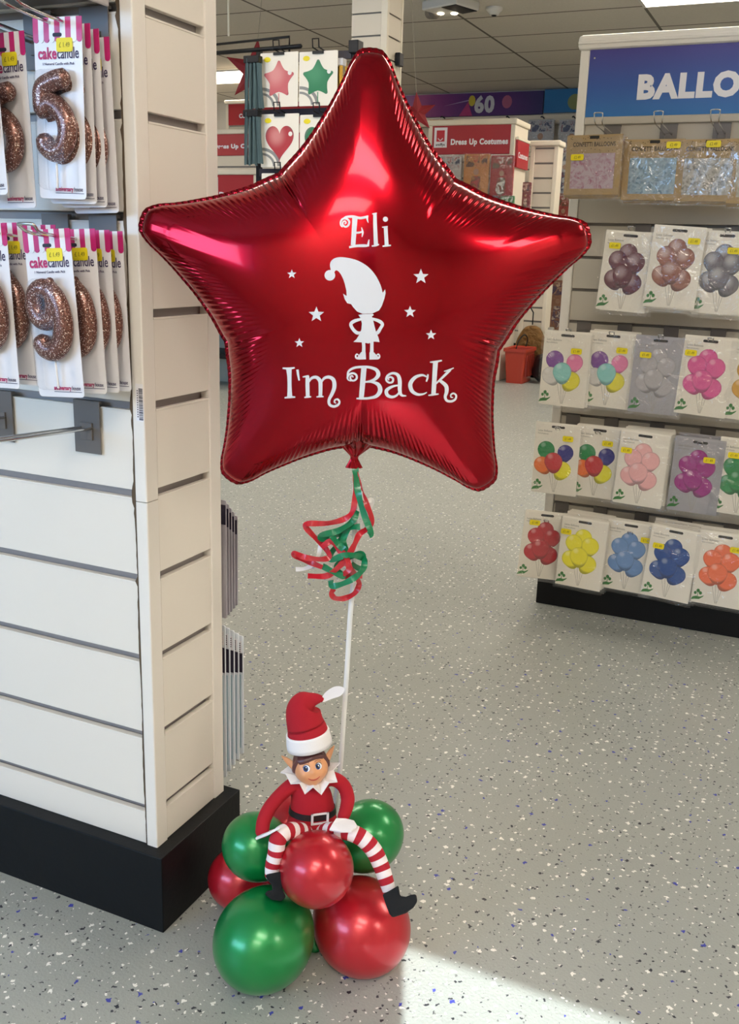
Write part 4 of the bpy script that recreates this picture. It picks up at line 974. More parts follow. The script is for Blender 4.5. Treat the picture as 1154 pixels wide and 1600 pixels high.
# hair: a cap with a wavy fringe
bm = BM(); rows = []
for j in range(22):
    row = []
    for i in range(72):
        u = 2*PI*i/72-PI; au = abs(u)
        low = (0.29+0.07*math.sin(3.2*u+0.6)) if au < 0.85 else (0.34-(au-0.85)*1.0 if au < 1.45 else -0.26)
        v = low+(PI/2-low)*j/21; X, Y, Z = head_surface(u, v); k = 1.06+0.05*math.sin(PI*min(1, j/5)/1)*(1 if j < 5 else 0)+0.018*math.sin(u*14+j*0.4)
        if j == 0: k = 1.0
        row.append(bm.verts.new(hp(X*k, Z*(1.0 if j == 0 else k*0.99), Y*k)))
    rows.append(row)
for j in range(21):
    for i in range(72): bm.faces.new((rows[j][i], rows[j][(i+1) % 72], rows[j+1][(i+1) % 72], rows[j+1][i]))
bmesh.ops.recalc_face_normals(bm, faces=bm.faces[:]); part('hair', bm, HAIR)
# hat: red felt cone bent over at the top, white band, flat felt tip
def ring_path(stations, seg=40):
    bm = BM(); prev = None
    for c, ax, up, rx, ry in stations:
        r_ = ax; f_ = up; row = [bm.verts.new(c+r_*(rx*math.cos(a))+f_*(ry*math.sin(a))) for a in np.linspace(0, 2*PI, seg, endpoint=False)]
        if prev:
            for k in range(seg): bm.faces.new((prev[k], prev[(k+1) % seg], row[(k+1) % seg], row[k]))
        prev = row
    return bm, prev
hst = [(482, 1150, 32, 0.004), (479.5, 1140, 30.5, 0.003), (476, 1128, 28, 0.002), (474, 1116, 27, 0.0), (474, 1106, 25, -.001), (478, 1098, 20, -.002), (487, 1093.5, 12, -.002), (495, 1092, 8.5, -.001), (501, 1092.5, 6.0, 0), (504, 1094, 4.0, 0)]
P = catmull(hst, 5); C = [E_(x, y, t) for x, y, r, t in P]
axes = []
for i in range(len(C)):
    d = (C[min(i+1, len(C)-1)]-C[max(i-1, 0)]).normalized(); f = (EN-d*EN.dot(d)).normalized(); axes.append((f.cross(d).normalized(), f))
tilt = math.radians(11)
for i in range(8):
    f = i/8; r0 = (EU*math.cos(tilt)+EZ*math.sin(tilt)).normalized(); axes[i] = ((r0*(1-f)+axes[i][0]*f*(1 if axes[i][0].dot(r0) > 0 else -1)).normalized(), axes[i][1])
bm, last = ring_path([(C[i], axes[i][0], axes[i][1], P[i][2]*PXM, P[i][2]*PXM*0.86) for i in range(len(C))]); bm.faces.new(last)
bmesh.ops.recalc_face_normals(bm, faces=bm.faces[:]); ht = part('hat', bm, FELT)
# hat band
r0 = (EU*math.cos(tilt)+EZ*math.sin(tilt)).normalized(); st_ = []
for x, y, r in ((483.5, 1165, 33), (483.5, 1165, 35), (482.6, 1159, 35), (480.5, 1146, 33.5), (480, 1143, 33), (480, 1143, 31)):
    st_.append((E_(x, y, 0.004), r0, EN, r*PXM, r*PXM*0.86))
bm, last = ring_path(st_, 48); bmesh.ops.recalc_face_normals(bm, faces=bm.faces[:]); part('hat_band', bm, WFELT)
bm = BM(); leaf = catmull([(499, 1096), (508, 1082), (522, 1073), (534, 1073), (538, 1078), (532, 1087), (518, 1092), (506, 1097)], 4)
a = [bm.verts.new(E_(x, y, 0.0015)) for x, y in leaf]; b = [bm.verts.new(E_(x, y, -0.0005)) for x, y in leaf]; bm.faces.new(a); bm.faces.new(b[::-1])
for i in range(len(a)): bm.faces.new((a[i], b[i], b[(i+1) % len(a)], a[(i+1) % len(a)]))
bmesh.ops.recalc_face_normals(bm, faces=bm.faces[:]); part('hat_tip', bm, WFELT, False)
# striped legs and felt boots
def leg(pts, boot, tb):
    bm = BM(); P = catmull(pts, 7); tube(bm, [E_(x, y, t) for x, y, t, r in P], [r*PXM for x, y, t, r in P], 18, True, uv=True); lg = part('leg', bm, STRIPE)
    bm = BM(); O = boot; a = [bm.verts.new(E_(x, y, tb+0.010)) for x, y in O]; b = [bm.verts.new(E_(x, y, tb-0.010)) for x, y in O]
    bm.faces.new(a); bm.faces.new(b[::-1])
    for i in range(len(O)): bm.faces.new((a[i], b[i], b[(i+1) % len(O)], a[(i+1) % len(O)]))
    bmesh.ops.recalc_face_normals(bm, faces=bm.faces[:]); bmesh.ops.bevel(bm, geom=[e for e in bm.edges if len(e.link_faces) == 2 and e.calc_face_angle(0) > 0.6], offset=0.002, segments=3, affect='EDGES', profile=0.5)
    bt = part('boot', bm, BFELT, True, 0.9); bt.data.name = 'boot'
leg([(478, 1300, .018, 13), (462, 1298, .034, 13), (444, 1301, .047, 13), (434, 1312, .054, 13), (431, 1332, .057, 12.5), (426, 1352, .060, 11.5), (424, 1370, .064, 10)],
    [(414, 1367), (421, 1365), (438, 1362), (441, 1372), (441, 1390), (447, 1401), (440, 1408), (424, 1406), (413, 1397), (418, 1391), (426, 1391), (424, 1382), (418, 1376)], 0.066)
leg([(504, 1299, .018, 13), (522, 1298, .032, 13), (545, 1300, .040, 13), (566, 1310, .044, 13), (583, 1328, .048, 13), (594, 1350, .054, 12.5), (602, 1373, .062, 11.5), (608, 1392, .068, 10)],
    [(597, 1397), (606, 1393), (618, 1386), (622, 1383), (625, 1400), (634, 1401), (641, 1398), (650, 1397), (652, 1408), (646, 1418), (634, 1427), (613, 1434), (608, 1428), (602, 1412)], 0.074)
# felt mitten hands
def mitt(pts, t0, t1, nm='hand'):
    bm = BM(); a = [bm.verts.new(E_(x, y, t)) for x, y, t in pts]; bm.faces.new(a); bmesh.ops.recalc_face_normals(bm, faces=bm.faces[:]); o = part(nm, bm, WFELT, False); so = o.modifiers.new('felt', 'SOLIDIFY'); so.thickness = 0.0028; so.offset = 0
    bv = o.modifiers.new('soft', 'BEVEL'); bv.width = 0.0008; bv.segments = 2
mitt([(399, 1311, .046), (418, 1304, .056), (437, 1293, .062), (430, 1297, .030), (415, 1301, .022), (403, 1306, .026)], 0, 0)
mitt([(514, 1297, .052), (519, 1288, .046), (525, 1279, .040), (540, 1280, .036), (553, 1283, .040), (558, 1291, .050), (549, 1300, .058), (532, 1300, .058)], 0, 0)

# ================================================================== BALLOON DISPLAY (right)
GY_, GX0 = 2.29, -0.562
GW = 1.30; GTOP = 1.265
GLIP = [0.8976+0.0727*k for k in range(-11, 4)]
GREYB = mat('greyish_slat_board', '#bdb6a9', 0.5); GREYS = mat('slat_groove', '#85807a', 0.6)
gon = thing('slatwall_gondola', 'white slatwall display unit with the blue balloon sign, at right', 'display unit', (0, 0, 0))
o = obj('slat_panel', slat_mesh(GW-0.022, [z for z in GLIP], 0.10, 1.125, 0.007), [GREYB, GREYS], gon); o.location = (GX0+0.022, GY_+0.002, 0)
bm = BM(); box(bm, (GX0+0.02, GY_+0.012, 0.10), (GX0+GW, GY_+0.10, GTOP)); obj('core', bm, GREYS, gon)
bm = BM(); box(bm, (GX0, GY_-0.004, 0.04), (GX0+0.021, GY_+0.12, GTOP), 0.003); obj('side_upright', bm, WHITE, gon)
bm = BM(); box(bm, (GX0-0.006, GY_-0.012, GTOP), (GX0+GW, GY_+0.125, GTOP+0.030), 0.008); box(bm, (GX0-0.004, GY_-0.016, GTOP+0.010), (GX0+GW, GY_-0.010, GTOP+0.016), 0.002); obj('top_rail', bm, WHITE, gon)
bm = BM(); box(bm, (GX0+0.01, GY_-0.055, 0), (GX0+GW, GY_+0.10, 0.10), 0.002); lab(obj('plinth', bm, BLACK, gon), 'black base brought forward, also standing for the floor shadow')  # black front carried forward, also stands for shadow on the floor
bm = BM(); box(bm, (GX0+0.021, GY_-0.006, 1.112), (GX0+GW, GY_+0.004, 1.128), 0.002); obj('sign_channel', bm, GREYB, gon)
SIGN = grad_mat('blue_sign_print', [(0.0, '#1f6fb5'), (0.45, '#2a55a3'), (1.0, '#40388a')], 'v', 0.42)
bm = BM(); box(bm, (GX0+0.021, GY_-0.003, 1.128), (GX0+GW, GY_+0.010, GTOP), 0.0006); sg = obj('blue_sign', bm, SIGN, gon); set_uv(sg, GX0, GX0+GW, 1.128, GTOP); lab(sg, 'blue sign panel reading BALLOONS')
SIGNW = mat('sign_white', '#eceaf0', 0.45)
tx = text('sign_lettering', 'BALLOONS', 0.0640, (at(994, 150, GY_).x, GY_-0.0035, 1.1640), SIGNW, sg, 0.0036, 'LEFT', 1.0)
bm = BM(); box(bm, (GX0+0.030, GY_-0.005, 1.2460), (GX0+0.034, GY_-0.003, 1.2500), 0.0008); obj('sign_screw', bm, CHROME, sg)

PACKC = mat('balloon_card', '#efe9dc', 0.45); PACKG = mat('grey_card', '#a8a6ac', 0.45); KRAFT = mat('kraft_card', '#a98f66', 0.7)
LOGO = mat('green_logo', '#2f7a2f', 0.5); TINY = mat('pack_ink', '#8a867c', 0.5); SLOTM = mat('euro_slot', '#26231f', 0.7); STRING = mat('printed_string', '#a39d90', 0.6)
LINK = mat('label_print', '#6d640f', 0.6)
PW, PH = 0.104, 0.165
def pb(c, rim=None, hi=None, met=False):
    def mixh(a, b, f):
        a, b = a.lstrip('#'), b.lstrip('#'); return '#'+''.join('%02x' % int(int(a[i:i+2], 16)*(1-f)+int(b[i:i+2], 16)*f) for i in (0, 2, 4))
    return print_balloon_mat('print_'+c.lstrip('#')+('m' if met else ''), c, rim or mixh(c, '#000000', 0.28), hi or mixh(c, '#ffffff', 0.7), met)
SIX = [(0.50, 0.27, .185), (0.31, 0.365, .185), (0.67, 0.375, .19), (0.27, 0.60, .185), (0.66, 0.635, .19), (0.45, 0.545, .20)]
FIVE = [(0.27, 0.385, .19), (0.70, 0.40, .175), (0.20, 0.60, .18), (0.66, 0.645, .19), (0.45, 0.54, .20)]
def balloon_print(bm, layout, mats_idx, w=PW, h=PH, top=0.0):
    uvl = bm.loops.layers.uv.verify(); bx, bz = 0.0, 0.0
    for k, ((fx, fz, fr), mi) in enumerate(zip(layout, mats_idx)):
        cx, cz, r = (fx-0.5)*w, top-fz*h, fr*w; foot = Vector((0.0-cx, (top-0.86*h)-cz)).normalized()
        pts = []
        for i in range(36):
            a = 2*PI*i/36; d = Vector((math.cos(a), math.sin(a))); e = max(0, d.dot(foot)); rr = r*(1+0.34*e**5); pts.append((cx+d.x*rr, cz+d.y*rr))
        fs = poly(bm, pts, -0.00062-0.00010*k, -0.0005, mi)
        for f in fs:
            for lp in f.loops: lp[uvl].uv = ((lp.vert.co.x-cx)/r/1.1, (lp.vert.co.z-cz)/r/1.1)
def hand_logo(bm, x, z, s, mi=0):
    for dx, dz, r in ((0, 0.75, .26), (-0.38, 0.35, .22), (0.38, 0.42, .24)): poly(bm, disc(x+dx*s, z+dz*s, r*s, r*s*1.15, 12), -0.0009, -0.0005, mi)
    poly(bm, [(x-0.95*s, z-0.85*s), (x-0.7*s, z-0.35*s), (x-0.2*s, z-0.15*s), (x+0.35*s, z-0.2*s), (x+0.95*s, z+0.1*s), (x+0.8*s, z-0.15*s), (x+0.3*s, z-0.6*s), (x-0.4*s, z-0.7*s)], -0.0009, -0.0005, mi)
    poly(bm, [(x-0.04*s, z-0.2*s), (x+0.04*s, z-0.2*s), (x+0.04*s, z+0.55*s), (x-0.04*s, z+0.55*s)], -0.0009, -0.0005, mi)
def bag_sheet(w, h, seed):
    """clear bag: slightly puffed front sheet, crumpled edge, flat back"""
    bm = BM(); r = random.Random(seed); nx, nz = 12, 18; g = []
    ph = [r.uniform(0, 6) for _ in range(6)]
    for j in range(nz+1):
        row = []
        for i in range(nx+1):
            u, v = i/nx, j/nz; x, z = (u-0.5)*w, 0.006-v*h; e = min(u, 1-u, v, 1-v)
            y = -0.0016-0.0028*min(1, e*6)-0.0011*math.sin(u*7+v*5+ph[0])*math.sin(v*9+ph[1])-0.0005*math.sin(u*19+v*13+ph[2])
            row.append(bm.verts.new((x+0.0008*math.sin(v*21+ph[3])*(e < 0.01), y, z)))
        g.append(row)
    for j in range(nz):
        for i in range(nx): bm.faces.new((g[j][i], g[j+1][i], g[j+1][i+1], g[j][i+1]))
    return bm
def balloon_pack(cols, layout, label, group, met=False, card=PACKC, price=(0.66, 0.18), cut=None):
    t = thing('balloon_pack', label, 'balloon packet', group=group)
    bm = BM(); poly(bm, rrect(PW, PH, 0.0015, 2, 0, -PH/2+0.010), -0.0005, 0.0005); obj('card', bm, card, t)
    bm = BM(); names = []; idx = []
    for c in cols:
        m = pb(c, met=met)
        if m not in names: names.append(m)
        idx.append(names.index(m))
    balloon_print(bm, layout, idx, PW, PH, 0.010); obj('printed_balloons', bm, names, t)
    bm = BM()
    for k in (-0.014, -0.006, 0.003, 0.010):
        poly(bm, [(k, 0.010-0.70*PH), (k+0.0007, 0.010-0.70*PH), (0.0007+k*0.15, 0.010-0.97*PH), (k*0.15, 0.010-0.97*PH)], -0.00058, -0.0005)
    obj('printed_strings', bm, STRING, t)
    bm = BM(); hand_logo(bm, -PW/2+0.013, 0.010-PH+0.017, 0.0140); obj('hand_and_leaf_logo', bm, LOGO, t)
    bm = BM(); add_text(bm, 'Latex Balloons', 0.0062, -PW/2+0.006, -0.0006, -0.0120, 0, 'LEFT', 0.9, 0); add_text(bm, 'Pack of balloons', 0.0042, -PW/2+0.006, -0.0006, -0.0180, 0, 'LEFT', 0.9, 0); obj('title_lettering', bm, TINY, t)
    bm = BM(); poly(bm, rrect(0.030, 0.0055, 0.0026, 4, 0, 0.0005), -0.0009, -0.0005); obj('hang_slot', bm, SLOTM, t)
    bm = BM(); x, z = (price[0]-0.5)*PW, 0.010-price[1]*PH; poly(bm, rrect(0.024, 0.0125, 0.003, 3, x, z), -0.0056, -0.0053, 0); add_text(bm, '£1.49', 0.0080, x, -0.0057, z-0.0028, 0, 'CENTER', 0.8, 1); obj('price_label', bm, [YELLOW, LINK], t)
    obj('clear_bag', bag_sheet(PW+0.010, PH+0.004, sum(map(ord, label)) % 97), BAG, t, True)
    return t
_plain = None
def plain_pack(label, group, card):
    t = thing('balloon_pack', label, 'balloon packet', group=group)
    bm = BM(); poly(bm, rrect(PW, PH, 0.0015, 2, 0, -PH/2+0.010), -0.0005, 0.0005); obj('card', bm, card, t)
    obj('clear_bag', bag_sheet(PW+0.010, PH+0.004, 5), BAG, t, True); return t
RK = (0.150, 0.0085, 0.0013, 0.033, 0.050, True, 0.008)
RK0 = (0.150, 0.0140, 0.0013, 0.036, 0.042, True, 0.020)
ROWZ = [1.1175, 0.8976, 0.6795, 0.4614, 0.2433]
ROWN = ['top', 'second', 'third', 'fourth', 'bottom']
plain_src = {}
def hang(row, px, py, Yf, make, name, behind=2, tilt=0.0, yaw=0.0, card=PACKC, hx=None):
    """hang one stack: the front pack's top centre seen at (px, py)"""
    p = at(px, py, Yf); front = make; front.location = (p.x, Yf, p.z); front.rotation_euler = (random.uniform(-0.02, 0.03), tilt, yaw)
    x = p.x if hx is None else hx
    hook(RK0 if row == 0 else RK, (x, GY_-(0.004 if row == 0 else -0.0015), ROWZ[row] if row else 1.100), 'chrome hook carrying the %s' % name)
    step = min(0.016, max(0.006, (GY_-0.012-Yf)/max(behind, 1)*0.6))
    for k in range(behind):
        key = card.name
        l = 'packet hidden behind the front %s' % name
        if key not in plain_src: plain_src[key] = b = plain_pack(l, 'x', card)
        else: b = copy_tree(plain_src[key])
        b['label'] = l; b['group'] = 'packets behind the %s' % name
        b.location = (p.x+random.uniform(-0.003, 0.003), Yf+step*(k+1), p.z+random.uniform(-0.004, 0.001)); b.rotation_euler = (0, tilt*0.4+random.uniform(-0.02, 0.02), yaw*0.5)
    return front
def stack(row, px, py, cols, nm, layout=SIX, met=False, card=PACKC, behind=2, tilt=0.0, yaw=0.0, price=(0.66, 0.18), Y=2.150, extra=''):
    label = 'clear packet of %s balloons, %s row of the right display%s' % (nm, ROWN[row], extra)
    pkx = balloon_pack(cols, layout, label, 'balloon packets in the %s row' % ROWN[row], met, card, price)
    hang(row, px, py, Y, pkx, '%s balloons in the %s row%s' % (nm, ROWN[row], extra), behind, tilt, yaw, card)
BUR, RGO, SIL = '#5e1a30', '#98604e', '#747076'
stack(1, 985, 369, [BUR]*6, 'metallic burgundy', met=True, tilt=0.05, behind=1, price=(0.22, 0.19))
stack(1, 1062, 361, [RGO]*6, 'rose gold', met=True, tilt=0.05, behind=6, price=(0.80, 0.17), Y=2.135)
stack(1, 1136, 369, [SIL]*6, 'metallic silver', met=True, tilt=0.03, behind=2, price=(0.66, 0.23))
PAS = ['#7a3f97', '#e87fae', '#dcd8d2', '#e8de28', '#8fd0cb']
stack(2, 887, 525, PAS, 'mixed pastel', FIVE, tilt=0.02, behind=1, price=(0.72, 0.25), Y=2.140, extra=', leftmost')
stack(2, 958, 526, PAS, 'mixed pastel', FIVE, tilt=0.03, behind=3, price=(0.72, 0.23), Y=2.165, extra=', second from left')
stack(2, 1032, 533, ['#b4b1b4']*6, 'clear', card=PACKG, tilt=0.02, behind=2, price=(0.24, 0.25))
stack(2, 1110, 534, ['#e0559c']*6, 'hot pink', tilt=0.04, behind=1, price=(0.16, 0.22))
stack(2, 1189, 541, ['#d9a43c']*6, 'mustard yellow', tilt=0.04, behind=1)
PRI = ['#0f8a4a', '#2b2a86', '#ef7a34', '#f1ea22', '#c9202c']
stack(3, 872, 668, PRI, 'mixed primary coloured', FIVE, tilt=0.0, behind=0, price=(0.74, 0.20), Y=2.150, extra=', leftmost')
stack(3, 937, 673, PRI, 'mixed primary coloured', FIVE, tilt=0.02, behind=1, price=(0.70, 0.22), Y=2.165, extra=', second from left')
stack(3, 1008, 682, ['#f0b6b6']*6, 'pale pink', tilt=0.03, behind=6, price=(0.16, 0.27), Y=2.13)
stack(3, 1094, 692, ['#a32387']*6, 'magenta', card=PACKG, tilt=0.02, behind=3, price=(0.72, 0.27))
stack(3, 1166, 694, ['#0f8a44']*6, 'green', tilt=0.03, behind=1, price=(0.30, 0.22))
stack(4, 855, 806, ['#c0202f']*6, 'red', tilt=0.06, yaw=0.35, behind=1, price=(0.24, 0.17))
stack(4, 914, 817, ['#f3ea1e']*6, 'yellow', tilt=0.03, behind=5, price=(0.12, 0.22), Y=2.125)
stack(4, 986, 822, ['#6f97cb']*6, 'light blue', tilt=0.02, behind=2, price=(0.85, 0.22))
stack(4, 1056, 832, ['#164a94']*6, 'navy blue', tilt=0.06, behind=4, price=(0.20, 0.28), Y=2.135)
stack(4, 1133, 840, ['#f3774a']*6, 'orange', tilt=0.02, behind=3, price=(0.74, 0.20), Y=2.135)
# confetti packets on the top row
def confetti_mat(name, base, c2):
    m = mat(name, base, 0.35, coat=0.4); t = NT(m); tc = t.n('ShaderNodeTexCoord')
    v = t.n('ShaderNodeTexNoise', Scale=70.0, Detail=5.0, Distortion=1.5); t.l(tc.outputs['Object'], v.inputs['Vector'])
    r = t.n('ShaderNodeMapRange'); t.l(v.outputs['Fac'], r.inputs[0]); r.inputs[1].default_value = 0.45; r.inputs[2].default_value = 0.68
    t.l(t.mix(r.outputs[0], hexc(base), hexc(c2)), t.b.inputs['Base Color']); return m
def confetti_pack(col, c2, nm, px, py, Y, price, behind, rz=0.0):
    W_, H_ = 0.118, 0.118
    def mk(first, label):
        t = thing('confetti_balloon_pack', label, 'balloon packet', group='confetti balloon packets in the top row')
        bm = BM()   # kraft card with a window
        for lo, hi in (((-W_/2, -0.0022, -H_+0.008), (-W_/2+0.012, 0.0022, 0.008)), ((W_/2-0.012, -0.0022, -H_+0.008), (W_/2, 0.0022, 0.008)), ((-W_/2+0.012, -0.0022, -0.028), (W_/2-0.012, 0.0022, 0.008)), ((-W_/2+0.012, -0.0022, -H_+0.008), (W_/2-0.012, 0.0022, -H_+0.020))): box(bm, lo, hi)
        obj('kraft_card', bm, KRAFT, t)
        if first:
            bm = BM(); add_text(bm, 'CONFETTI BALLOONS', 0.0120, 0, -0.0024, -0.0145, 0.0003, 'CENTER', 0.72, 0); obj('title_lettering', bm, mat('brown_ink', '#3a2b18', 0.6), t)
            bm = BM(); r = random.Random(len(nm)+3)
            for _ in range(26): x, z = r.uniform(-W_/2+0.004, W_/2-0.004), r.choice((r.uniform(-0.001, 0.006), r.uniform(-0.027, -0.018))); poly(bm, disc(x, z, 0.0009, 0.0009, 6), -0.0025, -0.0022)
            obj('printed_dots', bm, mat('brown_ink', '#3a2b18', 0.6), t)
            bm = BM(); poly(bm, rrect(0.020, 0.006, 0.001, 2, 0, 0.003), -0.0027, -0.0022); obj('hang_slot', bm, SLOTM, t)
            bm = BM(); x, z = (price[0]-0.5)*W_, 0.008-price[1]*H_; poly(bm, rrect(0.028, 0.0125, 0.003, 3, x, z), -0.0062, -0.0059, 0); add_text(bm, '£2.49', 0.008, x, -0.0063, z-0.0028, 0, 'CENTER', 0.8, 1); obj('price_label', bm, [YELLOW, LINK], t)
            # folded balloons seen through the window
            bm = BM(); r = random.Random(len(nm))
            g = [[bm.verts.new((-W_/2+0.012+(W_-0.024)*i/14, -0.001-0.0012*math.sin(i*0.9+j*0.35+r.random()*0.4)-0.0012, -0.028-(H_-0.048)*j/10)) for i in range(15)] for j in range(11)]
            for j in range(10):
                for i in range(14): bm.faces.new((g[j][i], g[j+1][i], g[j+1][i+1], g[j][i+1]))
            obj('folded_balloons', bm, confetti_mat('confetti_'+nm.replace(' ', '_'), col, c2), t, True)
        bg = bag_sheet(W_+0.008, H_+0.002, len(nm)); obj('clear_bag', bg, BAG, t, True)
        return t
    p = at(px, py, Y); f = mk(True, 'kraft card packet of %s confetti balloons, top row' % nm); f.location = (p.x, Y, p.z); f.rotation_euler = (0.02, 0.0, rz)
    for k in range(behind):
        b = mk(False, 'packet behind the front %s confetti balloons' % nm) if k == 0 else copy_tree(b); b['group'] = 'packets behind the %s confetti balloons' % nm
        b.location = (p.x+random.uniform(-0.003, 0.003), Y+0.012*(k+1), p.z-0.003+random.uniform(-0.003, 0.002)); b.rotation_euler = (0.02, random.uniform(-0.03, 0.03), rz)
    hook(RK0, (p.x+0.004, GY_-0.0085, 1.104), 'chrome hook above the %s confetti balloons' % nm)
confetti_pack('#b9a8b4', '#a0637c', 'pink', 929, 217, 2.135, (0.22, 0.37), 4, -0.12)
confetti_pack('#8fa7b4', '#5f7f93', 'blue', 1023, 224, 2.150, (0.82, 0.10), 3)
confetti_pack('#b1aea6', '#6a675f', 'black and clear', 1110, 224, 2.150, (0.55, 0.08), 3)
confetti_pack('#b5b0a0', '#8c8a7a', 'pale gold', 1194, 226, 2.150, (0.5, 0.2), 2)
# backplates of empty hooks at the unit's left edge
for px, py, w_ in ((897, 355, 'second'),):
    p = at(px, py, GY_); hook((0.05, 0.0085, 0.0013, 0.033, 0.050, True, 0.004), (p.x+0.012, GY_+0.0015, ROWZ[1]), 'short empty hook beside the tip of the red star on the right display')

# ================================================================== FURTHER INTO THE SHOP
CREAM = mat('cream_fitting', '#e2d9c6', 0.5); REDS = mat('red_sign', '#a8202c', 0.45); BLKM = mat('black_metal', '#17171a', 0.45, 0.4); BACKB = mat('far_slat_board', '#d9cfbd', 0.5)
LOGOR = mat('logo_red', '#c02833', 0.5)
def far_unit(name, label, x0, x1, y0, y1, ztop, zsign, words, pitch=0.1, sign=True, logo=True, tx=0.40):
    t = thing(name, label, 'display unit', ((x0+x1)/2, y0, 0)); ox = (x0+x1)/2; W_ = x1-x0; D = y1-y0
    o = obj('slat_panel', slat_mesh(W_-0.06, [0.1+pitch*k for k in range(1, 40)], 0.1, (zsign if sign else ztop)-0.002, 0.012, 0.008), [BACKB, GREYS], t); o.location = (-W_/2+0.03, 0.004, 0)
    bm = BM(); box(bm, (-W_/2+0.03, 0.02, 0.1), (W_/2-0.03, D-0.004, ztop-0.002)); obj('core', bm, BACKB, t)
    for s_ in (-1, 1):
        bm = BM(); box(bm, (s_*W_/2-(0.03 if s_ > 0 else 0), -0.003, 0), (s_*W_/2+(0.03 if s_ < 0 else 0), D, ztop), 0.004); obj('upright', bm, CREAM, t)
    bm = BM(); box(bm, (-W_/2-0.012, -0.015, ztop), (W_/2+0.012, D+0.012, ztop+0.035), 0.008); obj('top_rail', bm, CREAM, t)
    bm = BM(); box(bm, (-W_/2+0.03, 0.015, 0), (W_/2-0.03, D-0.01, 0.1)); lab(obj('plinth', bm, BLACK, t), 'black plinth')
    if sign:
        bm = BM(); box(bm, (-W_/2+0.03, -0.002, zsign), (W_/2-0.03, 0.012, ztop)); sg = obj('red_sign', bm, REDS, t); h = ztop-zsign
        bm = BM(); add_text(bm, words, h*0.27, -W_/2+0.03+(0.22 if logo else 0.08)*W_, -0.004, zsign+h*0.34, 0.0022, 'LEFT', 1.0*tx/0.40, 0, 0.001); obj('sign_lettering', bm, SIGNW, sg)
        if logo:
            x = -W_/2+0.03+0.10*W_; bm = BM(); box(bm, (x-0.045, -0.005, zsign+h*0.24), (x+0.045, -0.002, ztop-h*0.06), 0, 0); box(bm, (x-0.028, -0.007, zsign+h*0.45), (x+0.028, -0.005, ztop-h*0.16), 0, 1)
            P = [(x-0.016+0.032*i/8, -0.008, zsign+h*0.56-0.012*math.sin(PI*i/8)) for i in range(9)]; tube(bm, P, 0.003, 6, mi=0)
            add_text(bm, 'smiffys', 0.024, x, -0.0055, zsign+h*0.30, 0.0004, 'CENTER', 0.95, 2, 0.0005); obj('maker_plaque', bm, [SIGNW, LOGOR, INK], sg)
    return t
far_unit('display_gondola', 'white display unit headed Dress Up Costumes, right of the star tip', -2.54, -1.945, 6.37, 6.66, 1.632, 1.455, 'Dress Up Costumes', tx=0.36)
far_unit('display_gondola', 'narrow slatted end unit right of the Dress Up Costumes sign', -1.925, -1.735, 6.675, 6.80, 1.530, 1.45, '', pitch=0.094, sign=False)
far_unit('display_gondola', 'white unit headed Dress Up, left behind the hanging teal fringe', -4.50, -3.30, 6.6, 7.05, at(360, 203, 6.6).z-0.03, at(360, 243, 6.6).z, 'Dress Up Costumes', logo=False, tx=0.5)
far_unit('display_gondola', 'farther unit with dark red Costumes sign, upper left behind the fringe', -5.3, -3.85, 8.2, 8.7, at(360, 163, 8.2).z, at(360, 196, 8.2).z, 'Costumes', logo=False)
far_unit('display_gondola', 'white slatted unit in the gap left of the balloon display, hung with costumes', -2.60, -1.30, 8.15, 8.5, 1.64, 1.45, '', sign=False)
far_unit('display_gondola', 'low unit with red logo sign at far left beneath the Dress Up sign', at(318, 268, 5.9).x, at(402, 268, 5.9).x, 5.9, 6.2, at(360, 266, 5.9).z-0.03, at(360, 330, 5.9).z, 'Dress Up')
# the side sign between the first two units
t = thing('side_sign', 'red sign seen edge-on between the two slatted units', 'sign', (-1.9275, 6.515, 1.375))
bm = BM(); box(bm, (-0.015, -0.13, 0), (0.0, 0.13, 0.165), 0.001); obj('sign_board', bm, REDS, t)
bm = BM(); box(bm, (-0.015, -0.135, 0.165), (0.006, 0.135, 0.185), 0.004); obj('sign_cap', bm, CREAM, t)
text('sign_lettering', 'Costumes', 0.05, (0.001, -0.11, 0.06), SIGNW, t, 0.001, 'LEFT', 1.0, (PI/2, 0, PI/2), 0.0005)
# costume packets, each with a printed figure panel
PANELS = [('#b9b3b0', '#8c2b2b', '#3a3d55'), ('#c2803e', '#b23a2a', '#5a3a2a'), ('#a3352f', '#d8cfc4', '#63503a'), ('#b6b8bd', '#7e4a5e', '#2f3d66'), ('#4d8a4e', '#e3e0d5', '#20402a'), ('#9a6a52', '#d8c7b2', '#4a3560'), ('#7a2a35', '#caa9a0', '#2c2c3c')]
def mottled(name, a, b, c):
    if name in MATS: return MATS[name]
    m = mat(name, a, 0.5); t = NT(m); tc = t.n('ShaderNodeTexCoord'); v = t.n('ShaderNodeTexNoise', Scale=22.0, Detail=4.0, Distortion=1.0); t.l(tc.outputs['Object'], v.inputs['Vector'])
    r = t.n('ShaderNodeValToRGB'); t.l(v.outputs['Fac'], r.inputs[0]); e = r.color_ramp.elements; e.new(0.5)
    for q, (p, h) in zip(e, ((0.38, a), (0.5, b), (0.62, c))): q.position = p; q.color = hexc(h)
    t.l(r.outputs[0], t.b.inputs['Base Color']); return m
